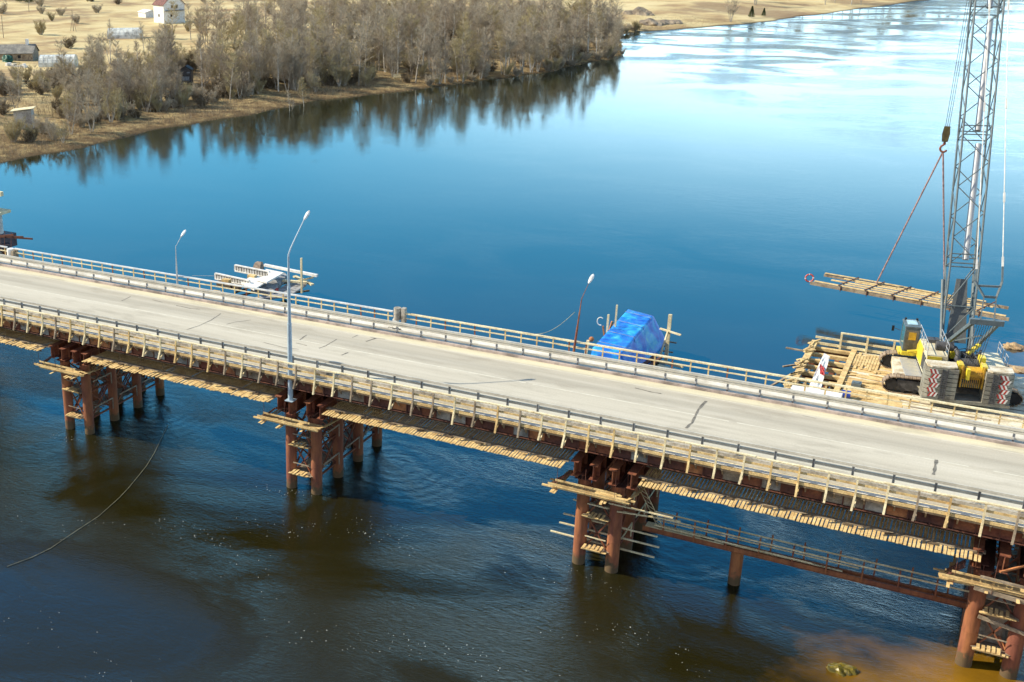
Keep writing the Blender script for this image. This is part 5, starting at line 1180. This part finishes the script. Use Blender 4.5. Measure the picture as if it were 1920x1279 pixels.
# ---- houses
def gable(root, c, w, d, h, rh, rot, mw, mr, over=.4, names=('wall', 'roof')):
    T_ = Matrix.Translation(c) @ Matrix.Rotation(rot, 4, 'Z')
    bm = MB(); bm.prism([Vector(p) for p in ((-w / 2, -d / 2, -1), (w / 2, -d / 2, -1), (w / 2, -d / 2, h), (0, -d / 2, h + rh), (-w / 2, -d / 2, h))], (0, 0, 0), (0, d, 0), T_); bm.build(names[0], mw, root)
    bm = MB(); sl = rh / (w / 2)
    for s in (-1, 1):
        e = s * (w / 2 + over); bm.prism([Vector(p) for p in ((0, -d / 2 - over, h + rh + .02), (e, -d / 2 - over, h - sl * over + .02), (e, -d / 2 - over, h - sl * over + .20), (0, -d / 2 - over, h + rh + .22))], (0, 0, 0), (0, d + 2 * over, 0), T_)
    bm.build(names[1], mr, root); return T_
hb_ = at(318, 43, 4); hb_.z = hill(hb_.x, hb_.y)
hs = thing('white_house', 'white two-storey house with a dark red gable roof beyond the trees', 'house', (0, 0, 0))
T_ = gable(hs, hb_, 11.5, 11, 9.0, 5.2, math.radians(64), M_WHITE, pmat('dark_red_roof', (.17, .06, .045), .7, .1, 1, coord='World'), .5)
bm = MB(); bm.box(-2.2, -1.2, -5.57, -5.505, 3.2, 4.6, T_); bm.box(.8, 2.0, -5.57, -5.505, 7.3, 8.7, T_); bm.box(-1.6, -.4, -5.57, -5.505, 7.3, 8.7, T_); bm.box(-5.82, -5.755, -1, .4, 3.2, 4.5, T_); bm.build('window', M_BLACK, hs)
bm = MB(); bm.box(-.4, .4, 1.0, 1.8, 13.4, 15.2, T_); bm.build('chimney', M_CONCD, hs)
bm = MB(); bm.box(-5.0, 5.0, -7.0, -5.52, 6.0, 6.3, T_); bm.build('balcony', M_STEELD, hs)
wg = thing('white_garage', 'low white garage with pale roof left of the white house', 'garage', (0, 0, 0)); q = at(278, 33, 4); q.z = hill(q.x, q.y); gable(wg, q, 7, 10, 2.6, 1.0, math.radians(60), M_WHITE, M_WHITE)
def greenhouse(u, v, L_, r_, rot, lab):
    c = at(u, v, 4); c.z = hill(c.x, c.y) - .2; root = thing('greenhouse', lab, 'greenhouse', (0, 0, 0)); T_ = Matrix.Translation(c) @ Matrix.Rotation(rot, 4, 'Z')
    vs = []; fs = []; n = 10; nu = 8
    for i in range(nu + 1):
        for k in range(n + 1): a = math.pi * k / n; vs.append(T_ @ Vector((-L_ / 2 + L_ * i / nu, r_ * math.cos(a), .6 + (r_ * .95) * math.sin(a))))
    for i in range(nu):
        for k in range(n): q_ = i * (n + 1) + k; fs.append((q_, q_ + 1, q_ + n + 2, q_ + n + 1))
    fs.append(tuple(range(n + 1))); fs.append(tuple(nu * (n + 1) + k for k in range(n + 1))); bm = MB(); bm.add(vs, fs); bm.box(-L_ / 2, L_ / 2, -r_, r_, -.4, .598, T_)
    bm.build('cover', pmat('greenhouse_film', (.72, .76, .72), .35, .08, .4, coord='World'), root)
    bm = MB()
    for i in range(nu + 1): bm.tube([T_ @ Vector((-L_ / 2 + L_ * i / nu, (r_ + .03) * math.cos(a), .6 + (r_ * .95 + .03) * math.sin(a))) for a in np.linspace(0, math.pi, 11)], .05, 5)
    bm.build('hoop', M_GALVW, root); bm = MB(); bm.box(L_ / 2 + .01, L_ / 2 + .08, -.6, .6, .2, 2.2, T_); bm.build('door', M_PALEWOOD, root)
greenhouse(110, 122, 12.5, 3.6, math.radians(28), 'white arched greenhouse in the garden beside the old grey cottage')
greenhouse(235, 72, 14, 4.0, math.radians(28), 'white arched greenhouse half hidden behind bushes below the white house')
oc = thing('old_cottage', 'low grey weathered cottage with a white chimney at the left edge', 'cottage', (0, 0, 0)); c = at(35, 113, 4); c.z = hill(c.x, c.y)
T_ = gable(oc, c, 8.5, 13, 2.6, 2.6, math.radians(-62), M_GREYWOOD, pmat('old_grey_roof', (.16, .16, .15), .9, .2, .6, second=(.27, .26, .23), coord='World'))
bm = MB(); bm.box(-.5, .5, 3.2, 4.2, 4.0, 7.2, T_); bm.build('chimney', M_WHITE, oc); bm = MB(); bm.box(4.252, 4.31, -2, -.9, .8, 1.9, T_); bm.box(4.252, 4.31, 1, 2.1, .8, 1.9, T_); bm.build('window', M_BLACK, oc)
c = at(14, 118, 4); c.z = hill(c.x, c.y); o = rock(c + Vector((0, 0, .6)), 2.0, 1.4, 1.7, 'covered_woodpile', pmat('green_cover_sheet', (.03, .13, .09), .5, .2, 1), 31); tag(o, 'green sheet thrown over a pile in front of the old cottage', 'woodpile')
c = at(30, 124, 4); c.z = hill(c.x, c.y); bm = MB()
for k in range(9): x = R(-4, 4); bm.box(c.x + x, c.x + x + R(.6, 1.8), c.y + R(-1.5, 0), c.y + R(.2, 1.4), c.z - .2, c.z + R(.3, 1.3))
tag(bm.build('garden_clutter', M_WHITE), 'white boxes and boards scattered before the old cottage', 'clutter')
# plank shed near water, with flat roof
sh_ = thing('plank_shed', 'grey leaning plank shed with a flat pale roof near the water at the left', 'shed', (0, 0, 0)); c = at(48, 240, 1.5); c.z = hill(c.x, c.y)
T_ = Matrix.Translation(c) @ Matrix.Rotation(math.radians(32), 4, 'Z') @ Matrix.Rotation(math.radians(-2), 4, 'Y')
bm = MB()
for s in range(19):
    z = s * .26 - .3
    bm.box(-2.2 - R(0, .03), 2.2 + R(0, .03), -1.75, -1.70, z, z + .245, T_); bm.box(-2.2, 2.2, 1.70, 1.75, z, z + .245, T_); bm.box(-2.25, -2.20, -1.69, 1.69, z, z + .245, T_); bm.box(2.20, 2.25, -1.69, 1.69, z, z + .245, T_)
bm.box(-2.18, 2.18, -1.68, 1.68, -.3, 4.5, T_)
bm.build('wall', wood('silver_grey_planks', (.50, .47, .42), (.30, .27, .23), .8), sh_)
bm = MB(); bm.prism([Vector(p) for p in ((-2.9, -2.4, 4.65), (2.9, -2.4, 5.0), (2.9, -2.4, 5.15), (-2.9, -2.4, 4.8))], (0, 0, 0), (0, 4.4, 0), T_); bm.build('roof', M_PALEWOOD, sh_)
# dark hut
dh = thing('dark_hut', 'small black tarred hut with pale panels in the hollow of the tree belt', 'hut', (0, 0, 0)); c = at(351, 160, 2.5); c.z = hill(c.x, c.y)
T_ = gable(dh, c, 3.4, 3.4, 4.4, 1.0, math.radians(25), M_STEELD, M_BLACK, .3)
bm = MB(); bm.box(-1.1, 1.1, -1.76, -1.702, 1.2, 2.4, T_); bm.box(.4, 1.3, -1.76, -1.702, 3.4, 3.8, T_); bm.build('window', pmat('pale_blue_pane', (.30, .36, .42), .3, .2, 3), dh)
c = at(291, 143, 2.5); c.z = hill(c.x, c.y); o = rock(c, 2.6, 1.6, 1.4, 'straw_heap', pmat('straw_heap_surface', (.55, .47, .3), .95, .2, 1), 40); tag(o, 'pale straw heap among the trunks left of the dark hut', 'heap')
bn_ = thing('garden_bench', 'small pale bench on the grass by the river', 'bench', (0, 0, 0)); c = at(745, 146, 1.5); c.z = hill(c.x, c.y); T_ = Matrix.Translation(c) @ Matrix.Rotation(.5, 4, 'Z')
bm = MB(); bm.box(-1.2, 1.2, -.4, .4, .6, .75, T_); bm.build('seat', M_PALEWOOD, bn_); bm = MB(); bm.box(-1.2, 1.2, .35, .45, .9, 1.5, T_); bm.build('backrest', M_PALEWOOD, bn_)
for x in (-1, .9): bm = MB(); bm.box(x, x + .12, -.35, .45, -.2, .9, T_); bm.build('leg', M_PALEWOOD, bn_)
# utility poles
for (u, v, h, lab) in ((138, 62, 9.5, 'braced wooden utility pole in the meadow between the greenhouses'), (55, 28, 8.5, 'thin utility pole in the pale meadow at upper left'), (7, 75, 9.5, 'utility pole behind the old cottage at the left edge')):
    c = at(u, v, 4); c.z = hill(c.x, c.y); root = thing('utility_pole', lab, 'utility pole', tuple(c)); bm = MB(); bm.tube([c - Vector((0, 0, .5)), c + Vector((0, 0, h))], [.17, .12], 8); bm.build('pole', M_GREYWOOD, root)
    bm = MB(); bm.bar(c + Vector((-1, 0, h - .7)), c + Vector((1, 0, h - .7)), .12); bm.build('crossarm', M_GREYWOOD, root)
    if u == 138:
        for s in (-1, 1): bm = MB(); bm.tube([c + Vector((s * 2.6, s * -1, -.3)), c + Vector((0, 0, h * .75))], .12, 6); bm.build('brace', M_GREYWOOD, root)
# dark spruce edge at top-left
for k in range(14):
    q = at(R(-20, 60), R(-14, 12), 4); dup(pn, (q.x, q.y, hill(q.x, q.y)), R(0, 6), R(1.4, 2.2), 'dark spruce at the meadow edge in the upper left corner', 'dark spruces in the upper left corner')
print('objects', len(bpy.data.objects))
